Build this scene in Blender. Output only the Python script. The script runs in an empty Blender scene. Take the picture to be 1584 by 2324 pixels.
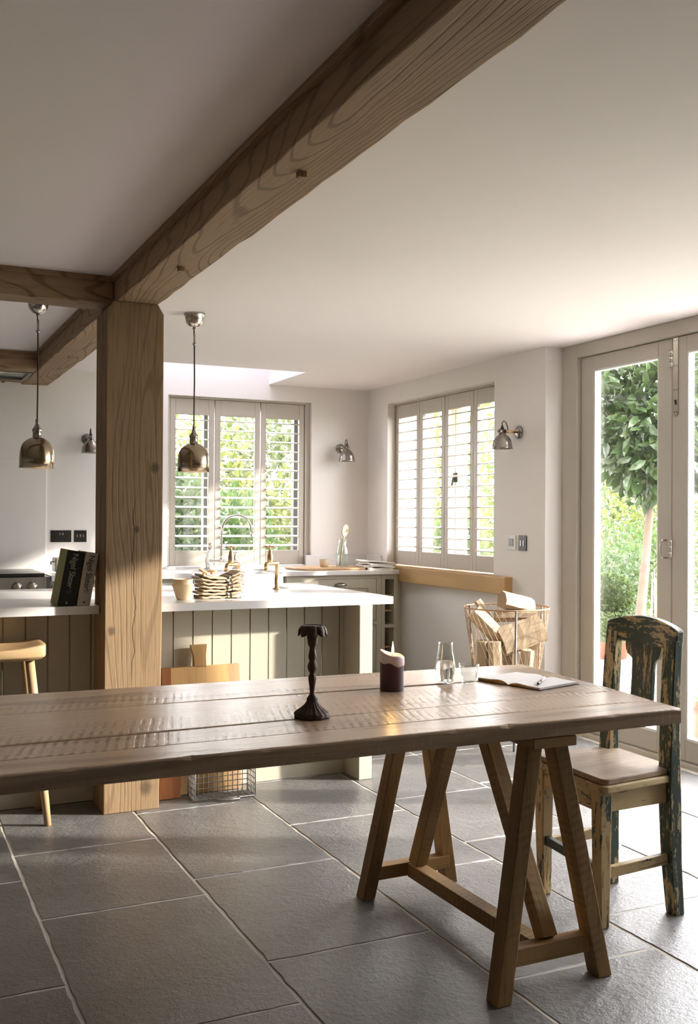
import bpy, bmesh, math, random
from mathutils import Vector, Matrix
random.seed(7)
PI = math.pi
V = Vector
scene = bpy.context.scene
COL = scene.collection

# ------------------------------------------------------------------ camera
cam_data = bpy.data.cameras.new('camera')
cam = bpy.data.objects.new('camera', cam_data)
COL.objects.link(cam)
_f, _y, _p, _r = 2301.2, 0.43943, 0.0061676, 0.0057176
_F = V((math.sin(_y)*math.cos(_p), math.cos(_y)*math.cos(_p), math.sin(_p)))
_R = _F.cross(V((0, 0, 1))).normalized()
_U = _R.cross(_F)
_R, _U = math.cos(_r)*_R+math.sin(_r)*_U, -math.sin(_r)*_R+math.cos(_r)*_U
M4 = Matrix.Identity(4)
for i in range(3):
    M4[i][0], M4[i][1], M4[i][2] = _R[i], _U[i], -_F[i]
M4.translation = V((0, 0, 1.3))
cam.matrix_world = M4
cam_data.sensor_fit = 'VERTICAL'
cam_data.sensor_height = 36.0
cam_data.lens = _f/2324*36.0
cam_data.clip_start = 0.05
cam_data.clip_end = 200
scene.camera = cam

# ------------------------------------------------------------------ world, sun, exposure
SKY = 6.6
SUN = 4.6
world = bpy.data.worlds.new('overcast_bright_sky')
scene.world = world
world.use_nodes = True
bg = world.node_tree.nodes['Background']
bg.inputs[0].default_value = (0.985, 0.97, 1.0, 1)
bg.inputs[1].default_value = SKY
sd = bpy.data.lights.new('sun', 'SUN')
sd.energy = SUN
sd.angle = math.radians(1.6)
sd.color = (1.0, 0.94, 0.84)
sun = bpy.data.objects.new('sun', sd)
COL.objects.link(sun)
sun.rotation_euler = V((-1.0, 0.47, -0.39)).to_track_quat('-Z', 'Y').to_euler()
sun.location = (9, -3, 6)


def portal(name, loc, rot, sx, sy):
    d = bpy.data.lights.new(name, 'AREA')
    d.shape = 'RECTANGLE'
    d.size, d.size_y = sx, sy
    d.energy = 1.0
    d.cycles.is_portal = True
    o = bpy.data.objects.new(name, d)
    COL.objects.link(o)
    o.location, o.rotation_euler = loc, rot


portal('daylight_portal', (3.99, 3.39, 1.15), (0, PI/2, 0), 2.3, 3.2)
portal('daylight_portal', (4.19, 6.47, 1.6), (0, PI/2, 0), 1.35, 1.6)
portal('daylight_portal', (2.6, 7.93, 1.6), (-PI/2, 0, 0), 1.3, 1.35)
portal('daylight_portal', (2.28, 7.22, 3.58), (0, 0, 0), 1.2, 0.8)

vs = scene.view_settings
vs.view_transform = 'Standard'
vs.look = 'None'
vs.exposure = 1.66
vs.gamma = 1.0
vs.use_curve_mapping = False
cy = scene.cycles
cy.use_denoising = True
cy.max_bounces = 10
cy.diffuse_bounces = 6
cy.glossy_bounces = 4
cy.transmission_bounces = 8
cy.transparent_max_bounces = 16
cy.sample_clamp_indirect = 6.0
cy.caustics_reflective = False
cy.caustics_refractive = False


# ------------------------------------------------------------------ node helpers
class NT:
    def __init__(s, name, rough=0.5):
        s.m = bpy.data.materials.new(name)
        s.m.use_nodes = True
        s.t = s.m.node_tree
        s.b = s.t.nodes['Principled BSDF']
        s.b.inputs['Roughness'].default_value = rough

    def n(s, k, **kw):
        x = s.t.nodes.new(k)
        for a, b in kw.items():
            setattr(x, a, b)
        return x

    def link(s, a, b):
        s.t.links.new(a, b)

    def put(s, sock, v):
        if isinstance(v, bpy.types.NodeSocket):
            s.link(v, sock)
        elif isinstance(v, (tuple, list)) and len(v) == 3 and sock.type == 'RGBA':
            sock.default_value = (*v, 1)
        else:
            sock.default_value = v

    def math(s, op, a, b=0.0, c=0.0, clamp=False):
        x = s.n('ShaderNodeMath', operation=op, use_clamp=clamp)
        for i, v in enumerate((a, b, c)):
            s.put(x.inputs[i], v)
        return x.outputs[0]

    def vmath(s, op, a, b):
        x = s.n('ShaderNodeVectorMath', operation=op)
        s.put(x.inputs[0], a)
        s.put(x.inputs[1], b)
        return x.outputs[0]

    def mix(s, fac, a, b, mode='MIX'):
        x = s.n('ShaderNodeMix', data_type='RGBA', blend_type=mode)
        s.put(x.inputs[0], fac)
        s.put(x.inputs[6], a)
        s.put(x.inputs[7], b)
        return x.outputs[2]

    def coord(s, kind='Object'):
        return s.n('ShaderNodeTexCoord').outputs[kind]

    def attr(s, name):
        return s.n('ShaderNodeAttribute', attribute_name=name).outputs['Vector']

    def noise(s, co, scale, detail=4, rough=0.5, dist=0.0):
        x = s.n('ShaderNodeTexNoise')
        s.link(co, x.inputs['Vector'])
        x.inputs['Scale'].default_value = scale
        x.inputs['Detail'].default_value = detail
        x.inputs['Roughness'].default_value = rough
        x.inputs['Distortion'].default_value = dist
        return x.outputs[0]

    def scale(s, co, v):
        return s.vmath('MULTIPLY', co, v)

    def ramp(s, v, stops):
        x = s.n('ShaderNodeValToRGB')
        s.link(v, x.inputs[0])
        e = x.color_ramp.elements
        e[0].position, e[0].color = stops[0][0], (*stops[0][1], 1)
        e[1].position, e[1].color = stops[-1][0], (*stops[-1][1], 1)
        for p, c in stops[1:-1]:
            k = e.new(p)
            k.color = (*c, 1)
        return x.outputs[0]

    def step(s, v, lo, hi):
        x = s.n('ShaderNodeMapRange', interpolation_type='SMOOTHSTEP')
        s.link(v, x.inputs[0])
        x.inputs[1].default_value, x.inputs[2].default_value = lo, hi
        return x.outputs[0]

    def sep(s, co):
        x = s.n('ShaderNodeSeparateXYZ')
        s.link(co, x.inputs[0])
        return x.outputs

    def bump(s, h, strength=0.3, dist=0.01):
        x = s.n('ShaderNodeBump')
        s.put(x.inputs['Height'], h)
        x.inputs['Strength'].default_value = strength
        x.inputs['Distance'].default_value = dist
        s.link(x.outputs[0], s.b.inputs['Normal'])

    def base(s, v):
        s.put(s.b.inputs['Base Color'], v)

    def set(s, **kw):
        for k, v in kw.items():
            s.put(s.b.inputs[k.replace('_', ' ')], v)


def plain(name, col, rough=0.5, var=0.06, scale=3.0, bump=0.0, bscale=60, metal=0.0, spec=None):
    t = NT(name, rough)
    co = t.coord()
    nz = t.noise(co, scale, 3)
    lo = tuple(c*(1-var) for c in col)
    hi = tuple(min(1, c*(1+var)) for c in col)
    t.base(t.mix(nz, lo, hi))
    t.set(Metallic=metal)
    if spec is not None:
        t.b.inputs['Specular IOR Level'].default_value = spec
    if bump:
        t.bump(t.noise(co, bscale, 3), bump, 0.004)
    return t.m


def wood(name, dark, mid, light, rings=9.0, ring_str=0.45, fib=0.35, rough=0.55, stretch=0.12, bump=0.35,
         ring_lo=0.25, saw=0.0, saw_lo=0.40, saw_up=False, wear=None, cracks=False, spec=0.3):
    """grain runs along the x of the 'grain' attribute"""
    t = NT(name, rough)
    g = t.attr('grain')
    co = t.scale(g, (stretch, 1, 1))
    warp = t.noise(co, 2.6, 2, 0.45)
    ring = t.math('SINE', t.math('MULTIPLY', warp, rings*2*PI))
    ring = t.step(ring, ring_lo, 1.0)
    fibre = t.noise(t.scale(g, (0.035, 1, 1)), 130, 3, 0.65)
    patch = t.noise(t.scale(g, (0.35, 1, 1)), 2.2, 4, 0.6)
    c = t.mix(patch, mid, light)
    c = t.mix(t.math('MULTIPLY', ring, ring_str), c, dark)
    c = t.mix(t.math('MULTIPLY', t.step(fibre, 0.5, 0.72), fib), c, dark)
    h = t.math('ADD', t.math('MULTIPLY', fibre, 0.6), t.math('MULTIPLY', ring, -0.35))
    if saw:
        s_ = t.sep(g)
        ph = t.math('ADD', t.math('MULTIPLY', s_[0], 62.0), t.math('MULTIPLY', s_[1], -18.0))
        ph = t.math('ADD', ph, t.math('MULTIPLY', t.noise(g, 5.0, 3), 1.3))
        wv = t.math('SINE', t.math('MULTIPLY', ph, 4.1))
        amt = t.math('MULTIPLY', t.step(t.noise(t.scale(g, (0.8, 2.5, 2.5)), 1.6, 3), saw_lo, saw_lo+0.2), t.step(t.noise(t.scale(g, (1, 1.6, 1)), 13.0, 3), 0.34, 0.60))
        wv2 = t.math('MULTIPLY', t.math('MULTIPLY', wv, -1.0), amt)
        wv = t.math('MULTIPLY', t.step(wv, -0.2, 0.9), amt)
        if saw_up:
            nz_ = t.sep(t.n('ShaderNodeNewGeometry').outputs['True Normal'])[2]
            wv = t.math('MULTIPLY', wv, t.step(nz_, 0.6, 0.9))
        c = t.mix(t.math('MULTIPLY', wv, min(1, 0.55*saw)), c, dark)
        c = t.mix(t.math('MULTIPLY', t.step(wv2, 0.3, 0.95), 0.30*saw), c, tuple(min(1, x*1.35) for x in light))
        h = t.math('ADD', h, t.math('MULTIPLY', wv, -0.28*saw))
    if wear:
        w = t.step(t.noise(t.scale(g, (0.5, 1, 1)), 5.0, 5, 0.65), 0.5, 0.7)
        c = t.mix(t.math('MULTIPLY', w, 0.6), c, wear)
    if cracks:
        s_ = t.sep(g)
        wob = t.math('MULTIPLY', t.math('SUBTRACT', t.noise(t.scale(g, (1, 0.01, 0.01)), 4.0, 4), 0.5), 0.09)
        d = t.math('ABSOLUTE', t.math('SUBTRACT', t.math('SUBTRACT', s_[1], 0.0), wob))
        gate = t.math('MULTIPLY', t.step(s_[0], 0.55, 0.7), t.math('SUBTRACT', 1.0, t.step(s_[0], 1.30, 1.42)))
        crk = t.math('MULTIPLY', t.math('SUBTRACT', 1.0, t.step(d, 0.0012, 0.003)), gate)
        c = t.mix(t.math('MULTIPLY', crk, 0.85), c, tuple(x*0.25 for x in dark))
        for kx, ky, kr in ((1.245, 0.012, 0.016), (0.80, -0.098, 0.02), (1.52, 0.09, 0.022), (0.10, 0.06, 0.03)):
            q = t.n('ShaderNodeVectorMath', operation='DISTANCE')
            t.link(t.scale(g, (0.8, 1, 0.0)), q.inputs[0])
            q.inputs[1].default_value = (kx*0.8, ky, 0)
            dd = t.math('ADD', q.outputs['Value'], t.math('MULTIPLY', t.noise(g, 40, 3), 0.012))
            k1 = t.math('SUBTRACT', 1.0, t.step(dd, kr*0.55, kr*1.5))
            c = t.mix(t.math('MULTIPLY', k1, 0.7), c, tuple(x*0.45 for x in dark))
    t.base(c)
    t.b.inputs['Specular IOR Level'].default_value = spec
    t.bump(h, bump, 0.004)
    return t.m


def painted(name, green_amt):
    """worn chair paint: dark green over cream over bare wood"""
    t = NT(name, 0.45)
    g = t.attr('grain')
    n1 = t.noise(t.scale(g, (0.16, 1, 1)), 48, 7, 0.7, 0.4)
    n2 = t.noise(t.scale(g, (0.3, 1, 1)), 8, 4, 0.6)
    n3 = t.noise(t.scale(g, (0.10, 1, 1)), 90, 4, 0.65)
    n5 = t.noise(t.scale(g, (0.6, 1, 1)), 120, 3, 0.6)
    cream = t.mix(n2, (0.40, 0.28, 0.12), (0.60, 0.47, 0.25))
    green = t.mix(n2, (0.012, 0.020, 0.012), (0.045, 0.085, 0.062))
    lv = t.math('ADD', t.math('ADD', t.math('MULTIPLY', n1, 0.55), t.math('MULTIPLY', n2, 0.30)), t.math('MULTIPLY', n5, 0.15))
    c = t.mix(t.step(lv, green_amt-0.008, green_amt+0.008), green, cream)
    bare = t.step(t.math('ADD', t.math('MULTIPLY', n3, 0.6), t.math('MULTIPLY', n1, 0.4)), 0.57, 0.60)
    c = t.mix(t.math('MULTIPLY', bare, 0.8), c, (0.20, 0.11, 0.04))
    t.base(c)
    t.bump(t.math('ADD', lv, t.math('MULTIPLY', n3, 0.5)), 0.5, 0.003)
    return t.m


M = {}
M['wall'] = plain('warm_white_wall_paint', (0.80, 0.768, 0.742), 0.85, 0.012, 1.2, 0.05, 90, spec=0.2)
M['ceiling'] = plain('ceiling_paint', (0.845, 0.798, 0.79), 0.9, 0.012, 0.8, spec=0.15)
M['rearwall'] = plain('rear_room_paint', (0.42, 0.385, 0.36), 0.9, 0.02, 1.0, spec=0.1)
M['oak'] = wood('weathered_oak_beam', (0.085, 0.045, 0.02), (0.27, 0.175, 0.10), (0.36, 0.245, 0.15), rings=34, ring_lo=0.6, ring_str=0.5, fib=0.35, rough=0.7, stretch=0.13, bump=0.5)
M['oak_post'] = wood('weathered_oak_post', (0.085, 0.048, 0.023), (0.215, 0.135, 0.07), (0.285, 0.19, 0.105), rings=26, ring_lo=0.55, ring_str=0.3, fib=0.5, rough=0.7, stretch=0.13, bump=0.35, cracks=True)
M['oak_pale'] = wood('pale_oak_sill', (0.34, 0.20, 0.08), (0.50, 0.31, 0.13), (0.58, 0.38, 0.17), rings=4, ring_str=0.3, fib=0.2, rough=0.5, bump=0.15)
M['table_top'] = wood('reclaimed_table_boards', (0.12, 0.072, 0.04), (0.41, 0.28, 0.175), (0.55, 0.41, 0.285), rings=7, ring_str=0.4, fib=0.4, rough=0.27, stretch=0.1, bump=0.35, saw=0.7, saw_lo=0.5, saw_up=True, wear=(0.42, 0.28, 0.16), spec=1.0)
M['table_sawn'] = wood('sawn_table_boards', (0.12, 0.072, 0.04), (0.41, 0.28, 0.175), (0.55, 0.41, 0.285), rings=5, ring_str=0.3, fib=0.4, rough=0.27, stretch=0.1, bump=0.35, saw=0.9, saw_lo=0.34, saw_up=True, wear=(0.42, 0.28, 0.16), spec=1.0)
M['trestle'] = wood('sawn_trestle_pine', (0.075, 0.04, 0.015), (0.31, 0.185, 0.072), (0.42, 0.27, 0.115), rings=4, ring_str=0.4, fib=0.35, rough=0.6, stretch=0.12, bump=0.4, saw=0.4)
M['stool'] = wood('pale_beech_stool', (0.26, 0.155, 0.07), (0.38, 0.25, 0.125), (0.45, 0.31, 0.17), rings=4, ring_str=0.25, fib=0.25, rough=0.4, bump=0.12)
M['board'] = wood('spalted_chopping_board', (0.20, 0.09, 0.03), (0.52, 0.31, 0.12), (0.66, 0.44, 0.20), rings=6, ring_str=0.55, fib=0.3, rough=0.45, bump=0.15)
M['board_red'] = wood('reddish_chopping_board', (0.14, 0.05, 0.02), (0.33, 0.13, 0.05), (0.42, 0.19, 0.075), rings=6, ring_str=0.4, fib=0.3, rough=0.45, bump=0.15)
M['tray'] = wood('brown_wooden_tray', (0.22, 0.11, 0.05), (0.44, 0.27, 0.14), (0.55, 0.36, 0.20), rings=4, ring_str=0.3, fib=0.25, rough=0.5, bump=0.15)
M['spoon'] = wood('pale_spoon_wood', (0.42, 0.28, 0.15), (0.58, 0.42, 0.25), (0.66, 0.50, 0.32), rings=3, ring_str=0.2, fib=0.15, rough=0.5, bump=0.1)
M['log'] = wood('split_firewood', (0.10, 0.05, 0.025), (0.38, 0.275, 0.165), (0.52, 0.42, 0.30), rings=3, ring_str=0.25, fib=0.5, rough=0.85, stretch=0.12, bump=0.8)
M['bark'] = plain('dark_bark', (0.09, 0.06, 0.04), 0.9, 0.4, 30, 0.8, 40)
M['seat'] = wood('worn_bare_seat', (0.09, 0.05, 0.025), (0.27, 0.165, 0.09), (0.52, 0.43, 0.33), rings=3, ring_str=0.25, fib=0.5, rough=0.5, stretch=0.5, bump=0.4, wear=(0.24, 0.12, 0.05))
M['chair_green'] = painted('flaking_dark_green_paint', 0.522)
M['chair_cream'] = painted('flaking_cream_paint', 0.44)
M['sage'] = plain('sage_grey_cabinet_paint', (0.47, 0.435, 0.345), 0.5, 0.02, 2)
M['shutter'] = plain('greige_shutter_paint', (0.50, 0.455, 0.395), 0.45, 0.02, 2)
M['frame'] = plain('greige_door_paint', (0.49, 0.455, 0.40), 0.45, 0.02, 2)
M['window_white'] = plain('white_window_paint', (0.75, 0.75, 0.72), 0.45, 0.02, 2)
M['window_grey'] = plain('grey_window_paint', (0.13, 0.135, 0.13), 0.5, 0.05, 2)
M['quartz'] = plain('white_quartz', (0.76, 0.745, 0.73), 0.22, 0.012, 5)
M['ceramic'] = plain('white_glazed_ceramic', (0.82, 0.81, 0.80), 0.12, 0.01, 3)
M['brass'] = plain('aged_brass', (0.36, 0.295, 0.21), 0.2, 0.25, 18, metal=1.0)
M['brass_in'] = plain('bright_brass_lining', (0.75, 0.48, 0.20), 0.3, 0.1, 18, metal=1.0)
M['tap_brass'] = plain('raw_brass', (0.68, 0.48, 0.27), 0.3, 0.15, 20, metal=1.0)
M['nickel'] = plain('aged_nickel', (0.62, 0.58, 0.52), 0.22, 0.1, 20, metal=1.0)
M['pewter'] = plain('dull_pewter', (0.33, 0.31, 0.28), 0.27, 0.3, 25, metal=1.0)
M['steel'] = plain('brushed_steel', (0.50, 0.49, 0.46), 0.3, 0.06, 10, metal=1.0)
M['dark_steel'] = plain('dark_steel', (0.16, 0.155, 0.15), 0.35, 0.08, 10, metal=0.7)
M['black'] = plain('black_nickel_plate', (0.02, 0.02, 0.02), 0.22, 0.1, 10)
M['cable'] = plain('dark_braided_cable', (0.05, 0.035, 0.025), 0.7, 0.2, 60)
M['rust'] = plain('rusty_cast_iron', (0.058, 0.031, 0.019), 0.6, 0.6, 25, 0.4, 60, metal=0.25)
M['wire'] = plain('galvanised_wire', (0.33, 0.32, 0.30), 0.4, 0.2, 40, metal=0.8)
M['rust_wire'] = plain('rusty_wire', (0.36, 0.22, 0.12), 0.5, 0.3, 40, metal=0.5)
M['grout'] = plain('pale_lime_grout', (0.50, 0.46, 0.40), 0.85, 0.15, 12, 0.3, 40)
M['paper'] = plain('white_paper', (0.86, 0.85, 0.83), 0.7, 0.01, 3)
M['ink'] = plain('black_bookcloth', (0.012, 0.014, 0.016), 0.5, 0.1, 10)
M['olive'] = plain('olive_cover', (0.30, 0.29, 0.08), 0.6, 0.05, 10)
M['silver_cloth'] = plain('pale_grey_bookcloth', (0.62, 0.59, 0.52), 0.55, 0.03, 10)
M['pages'] = plain('book_pages', (0.62, 0.52, 0.34), 0.8, 0.06, 60)
M['kraft'] = plain('brown_kraft_paper', (0.55, 0.30, 0.08), 0.7, 0.05, 10)
M['mustard'] = plain('mustard_endpaper', (0.52, 0.25, 0.02), 0.6, 0.05, 10)
M['letter_white'] = plain('cream_lettering', (0.50, 0.46, 0.38), 0.6, 0.01)
M['letter_grey'] = plain('grey_lettering', (0.14, 0.13, 0.115), 0.6, 0.01)
M['letter_dark'] = plain('dark_lettering', (0.04, 0.038, 0.03), 0.6, 0.01)
M['cup'] = plain('buff_stoneware', (0.62, 0.50, 0.36), 0.6, 0.08, 12)
M['pot_yellow'] = plain('pale_yellow_glaze', (0.72, 0.58, 0.36), 0.35, 0.06, 8)
M['terracotta'] = plain('terracotta', (0.25, 0.095, 0.055), 0.8, 0.12, 9)
M['soil'] = plain('dark_soil', (0.04, 0.03, 0.02), 0.95, 0.4, 40, 0.6, 40)
M['fringe'] = plain('white_cotton_fringe', (0.80, 0.76, 0.68), 0.9, 0.05, 20)
M['towel'] = plain('white_cotton_towel', (0.80, 0.77, 0.74), 0.95, 0.03, 20, 0.3, 150)
M['stripe_red'] = plain('faded_red_stripe', (0.50, 0.16, 0.16), 0.95, 0.1, 20)
M['toaster'] = plain('cream_enamel', (0.60, 0.57, 0.49), 0.25, 0.02, 3)
M['splash'] = plain('white_splashback', (0.79, 0.765, 0.735), 0.35, 0.01, 2)
M['trunk'] = plain('pale_bark', (0.11, 0.085, 0.065), 0.9, 0.25, 14, 0.5, 40)
M['cane'] = plain('garden_cane', (0.50, 0.40, 0.26), 0.8, 0.15, 14)
M['lawn'] = plain('lawn_turf', (0.13, 0.20, 0.06), 0.95, 0.3, 3, 0.6, 60)
M['lattice'] = plain('dark_trellis', (0.035, 0.035, 0.03), 0.8, 0.2, 10)
M['wax_dark'] = plain('plum_wax', (0.075, 0.030, 0.038), 0.45, 0.35, 20, 0.1, 60)
M['black_card'] = plain('black_notebook_cover', (0.015, 0.014, 0.013), 0.5, 0.1, 10)


def _cloth():
    t = NT('striped_linen', 0.95)
    g = t.attr('grain')
    s_ = t.sep(g)
    n = t.noise(t.scale(g, (1, 3, 3)), 90, 3)
    c = t.mix(n, (0.36, 0.27, 0.175), (0.60, 0.48, 0.34))
    band = None
    for x0, w in ((0.106, 0.007), (0.128, 0.007)):
        b = t.math('SUBTRACT', 1.0, t.step(t.math('ABSOLUTE', t.math('SUBTRACT', s_[0], x0)), w*0.7, w))
        band = b if band is None else t.math('MAXIMUM', band, b)
    chk = t.step(t.noise(g, 75, 2), 0.42, 0.5)
    c = t.mix(t.math('MULTIPLY', band, chk), c, (0.015, 0.015, 0.018))
    t.base(c)
    t.bump(n, 0.5, 0.002)
    return t.m


M['linen'] = _cloth()


def _floor():
    t = NT('dark_limestone_flags', 0.4)
    co = t.coord()
    n1 = t.noise(co, 1.3, 6, 0.6)
    n2 = t.noise(co, 34, 6, 0.7)
    n3 = t.noise(co, 6, 5, 0.65, 0.6)
    c = t.mix(n1, (0.080, 0.077, 0.075), (0.150, 0.144, 0.139))
    c = t.mix(t.math('MULTIPLY', t.step(n3, 0.45, 0.7), 0.5), c, (0.195, 0.186, 0.174))
    c = t.mix(t.math('MULTIPLY', t.step(n2, 0.5, 0.68), 0.6), c, (0.05, 0.048, 0.047))
    t.base(c)
    t.set(Roughness=t.math('ADD', t.math('MULTIPLY', n3, 0.2), 0.30))
    t.b.inputs['Specular IOR Level'].default_value = 1.0
    t.b.inputs['Coat Weight'].default_value = 0.35
    t.b.inputs['Coat Roughness'].default_value = 0.32
    n4 = t.noise(co, 75, 4, 0.7)
    t.bump(t.math('ADD', t.math('ADD', t.math('MULTIPLY', n2, 0.8), t.math('MULTIPLY', n3, 1.2)), t.math('MULTIPLY', n4, 0.5)), 0.75, 0.006)
    return t.m


M['stone'] = _floor()


def _brick(name, a, b, mortar):
    t = NT(name, 0.9)
    co = t.coord('Object')
    s_ = t.sep(co)
    cb = t.n('ShaderNodeCombineXYZ')
    t.link(t.math('ADD', s_[0], s_[1]), cb.inputs[0])
    t.link(s_[2], cb.inputs[1])
    k = t.n('ShaderNodeTexBrick')
    t.link(cb.outputs[0], k.inputs['Vector'])
    k.inputs['Color1'].default_value = (*a, 1)
    k.inputs['Color2'].default_value = (*b, 1)
    k.inputs['Mortar'].default_value = (*mortar, 1)
    k.inputs['Scale'].default_value = 1.0
    k.inputs['Brick Width'].default_value = 0.225
    k.inputs['Row Height'].default_value = 0.075
    k.inputs['Mortar Size'].default_value = 0.008
    t.base(t.mix(t.math('MULTIPLY', t.noise(co, 12, 4), 0.3), k.outputs[0], (0.4, 0.25, 0.18)))
    t.bump(k.outputs['Fac'], 0.4, -0.01)
    return t.m


M['brick'] = _brick('pale_brick', (0.55, 0.38, 0.30), (0.62, 0.46, 0.37), (0.6, 0.56, 0.5))


def _patio():
    t = NT('pale_patio_paving', 0.85)
    co = t.coord()
    k = t.n('ShaderNodeTexBrick')
    t.link(co, k.inputs['Vector'])
    for i, c in enumerate(((0.50, 0.465, 0.44), (0.43, 0.40, 0.38), (0.42, 0.40, 0.38))):
        k.inputs[1+i].default_value = (*c, 1)
    k.inputs['Scale'].default_value = 1.0
    k.inputs['Brick Width'].default_value = 0.6
    k.inputs['Row Height'].default_value = 0.45
    k.inputs['Mortar Size'].default_value = 0.012
    t.base(k.outputs[0])
    return t.m


M['patio'] = _patio()


def _pane(name='clear_window_glass', tint=(1, 1, 1), f0=0.04):
    t = NT(name)
    t.t.nodes.remove(t.b)
    out = t.t.nodes['Material Output']
    tr = t.n('ShaderNodeBsdfTransparent')
    tr.inputs[0].default_value = (*tint, 1)
    gl = t.n('ShaderNodeBsdfGlossy')
    gl.inputs['Roughness'].default_value = 0.01
    ge = t.n('ShaderNodeNewGeometry')
    dt_ = t.n('ShaderNodeVectorMath', operation='DOT_PRODUCT')
    t.link(ge.outputs['Normal'], dt_.inputs[0])
    t.link(ge.outputs['Incoming'], dt_.inputs[1])
    fz = t.math('POWER', t.math('SUBTRACT', 1.0, t.math('ABSOLUTE', dt_.outputs['Value'])), 5.0)
    fz = t.math('ADD', t.math('MULTIPLY', fz, 0.9), f0)
    mx = t.n('ShaderNodeMixShader')
    t.link(fz, mx.inputs[0])
    t.link(tr.outputs[0], mx.inputs[1])
    t.link(gl.outputs[0], mx.inputs[2])
    t.link(mx.outputs[0], out.inputs[0])
    return t.m


M['pane'] = _pane()
M['dimming_pane'] = _pane('sky_dimming_glass', (0.72, 0.74, 0.79))  # grey tint added only to dim the sky coming down the roof opening


def _glass(name, col, rough=0.0, ior=1.45):
    t = NT(name, rough)
    t.base(col)
    t.b.inputs['Transmission Weight'].default_value = 1.0
    t.b.inputs['IOR'].default_value = ior
    return t.m


M['glass'] = _pane('clear_glass', (0.955, 0.965, 0.96), 0.10)
M['green_glass'] = _pane('greenish_glass', (0.93, 0.97, 0.96), 0.08)
M['water'] = _glass('water', (0.98, 0.99, 1.0), 0.0, 1.33)


def _wax():
    t = NT('melted_pale_wax', 0.35)
    t.base((0.74, 0.60, 0.63))
    t.b.inputs['Subsurface Weight'].default_value = 0.6
    t.b.inputs['Subsurface Radius'].default_value = (0.02, 0.008, 0.006)
    return t.m


M['wax_pale'] = _wax()


def _flame():
    t = NT('candle_flame')
    t.t.nodes.remove(t.b)
    e = t.n('ShaderNodeEmission')
    e.inputs[0].default_value = (1.0, 0.62, 0.22, 1)
    e.inputs[1].default_value = 9.0
    t.link(e.outputs[0], t.t.nodes['Material Output'].inputs[0])
    return t.m


M['flame'] = _flame()


def _leaf(name, a, b, rough=0.4, trans=0.45):
    t = NT(name, rough)
    g = t.attr('grain')
    nz = t.noise(g, 7.0, 2)
    c = t.mix(t.step(nz, 0.3, 0.7), a, b)
    t.base(c)
    tr = t.n('ShaderNodeBsdfTranslucent')
    t.link(t.mix(0.5, c, (0.085, 0.13, 0.04)), tr.inputs[0])
    mx = t.n('ShaderNodeMixShader')
    mx.inputs[0].default_value = trans
    t.link(t.b.outputs[0], mx.inputs[1])
    t.link(tr.outputs[0], mx.inputs[2])
    t.link(mx.outputs[0], t.t.nodes['Material Output'].inputs[0])
    return t.m


M['leaf_dark'] = _leaf('glossy_dark_leaf', (0.012, 0.029, 0.008), (0.045, 0.075, 0.027), 0.3, 0.22)
M['leaf_box'] = _leaf('clipped_box_leaf', (0.038, 0.063, 0.021), (0.084, 0.118, 0.042), 0.5)
M['leaf_green'] = _leaf('fresh_green_leaf', (0.021, 0.055, 0.013), (0.067, 0.109, 0.034), 0.5)
M['leaf_yellow'] = _leaf('yellow_green_leaf', (0.067, 0.084, 0.015), (0.160, 0.155, 0.038), 0.5)
M['leaf_blue'] = _leaf('grey_green_leaf', (0.029, 0.050, 0.029), (0.076, 0.101, 0.055), 0.5)
M['leaf_olive'] = _leaf('olive_leaf', (0.042, 0.055, 0.021), (0.105, 0.113, 0.050), 0.5)


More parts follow.
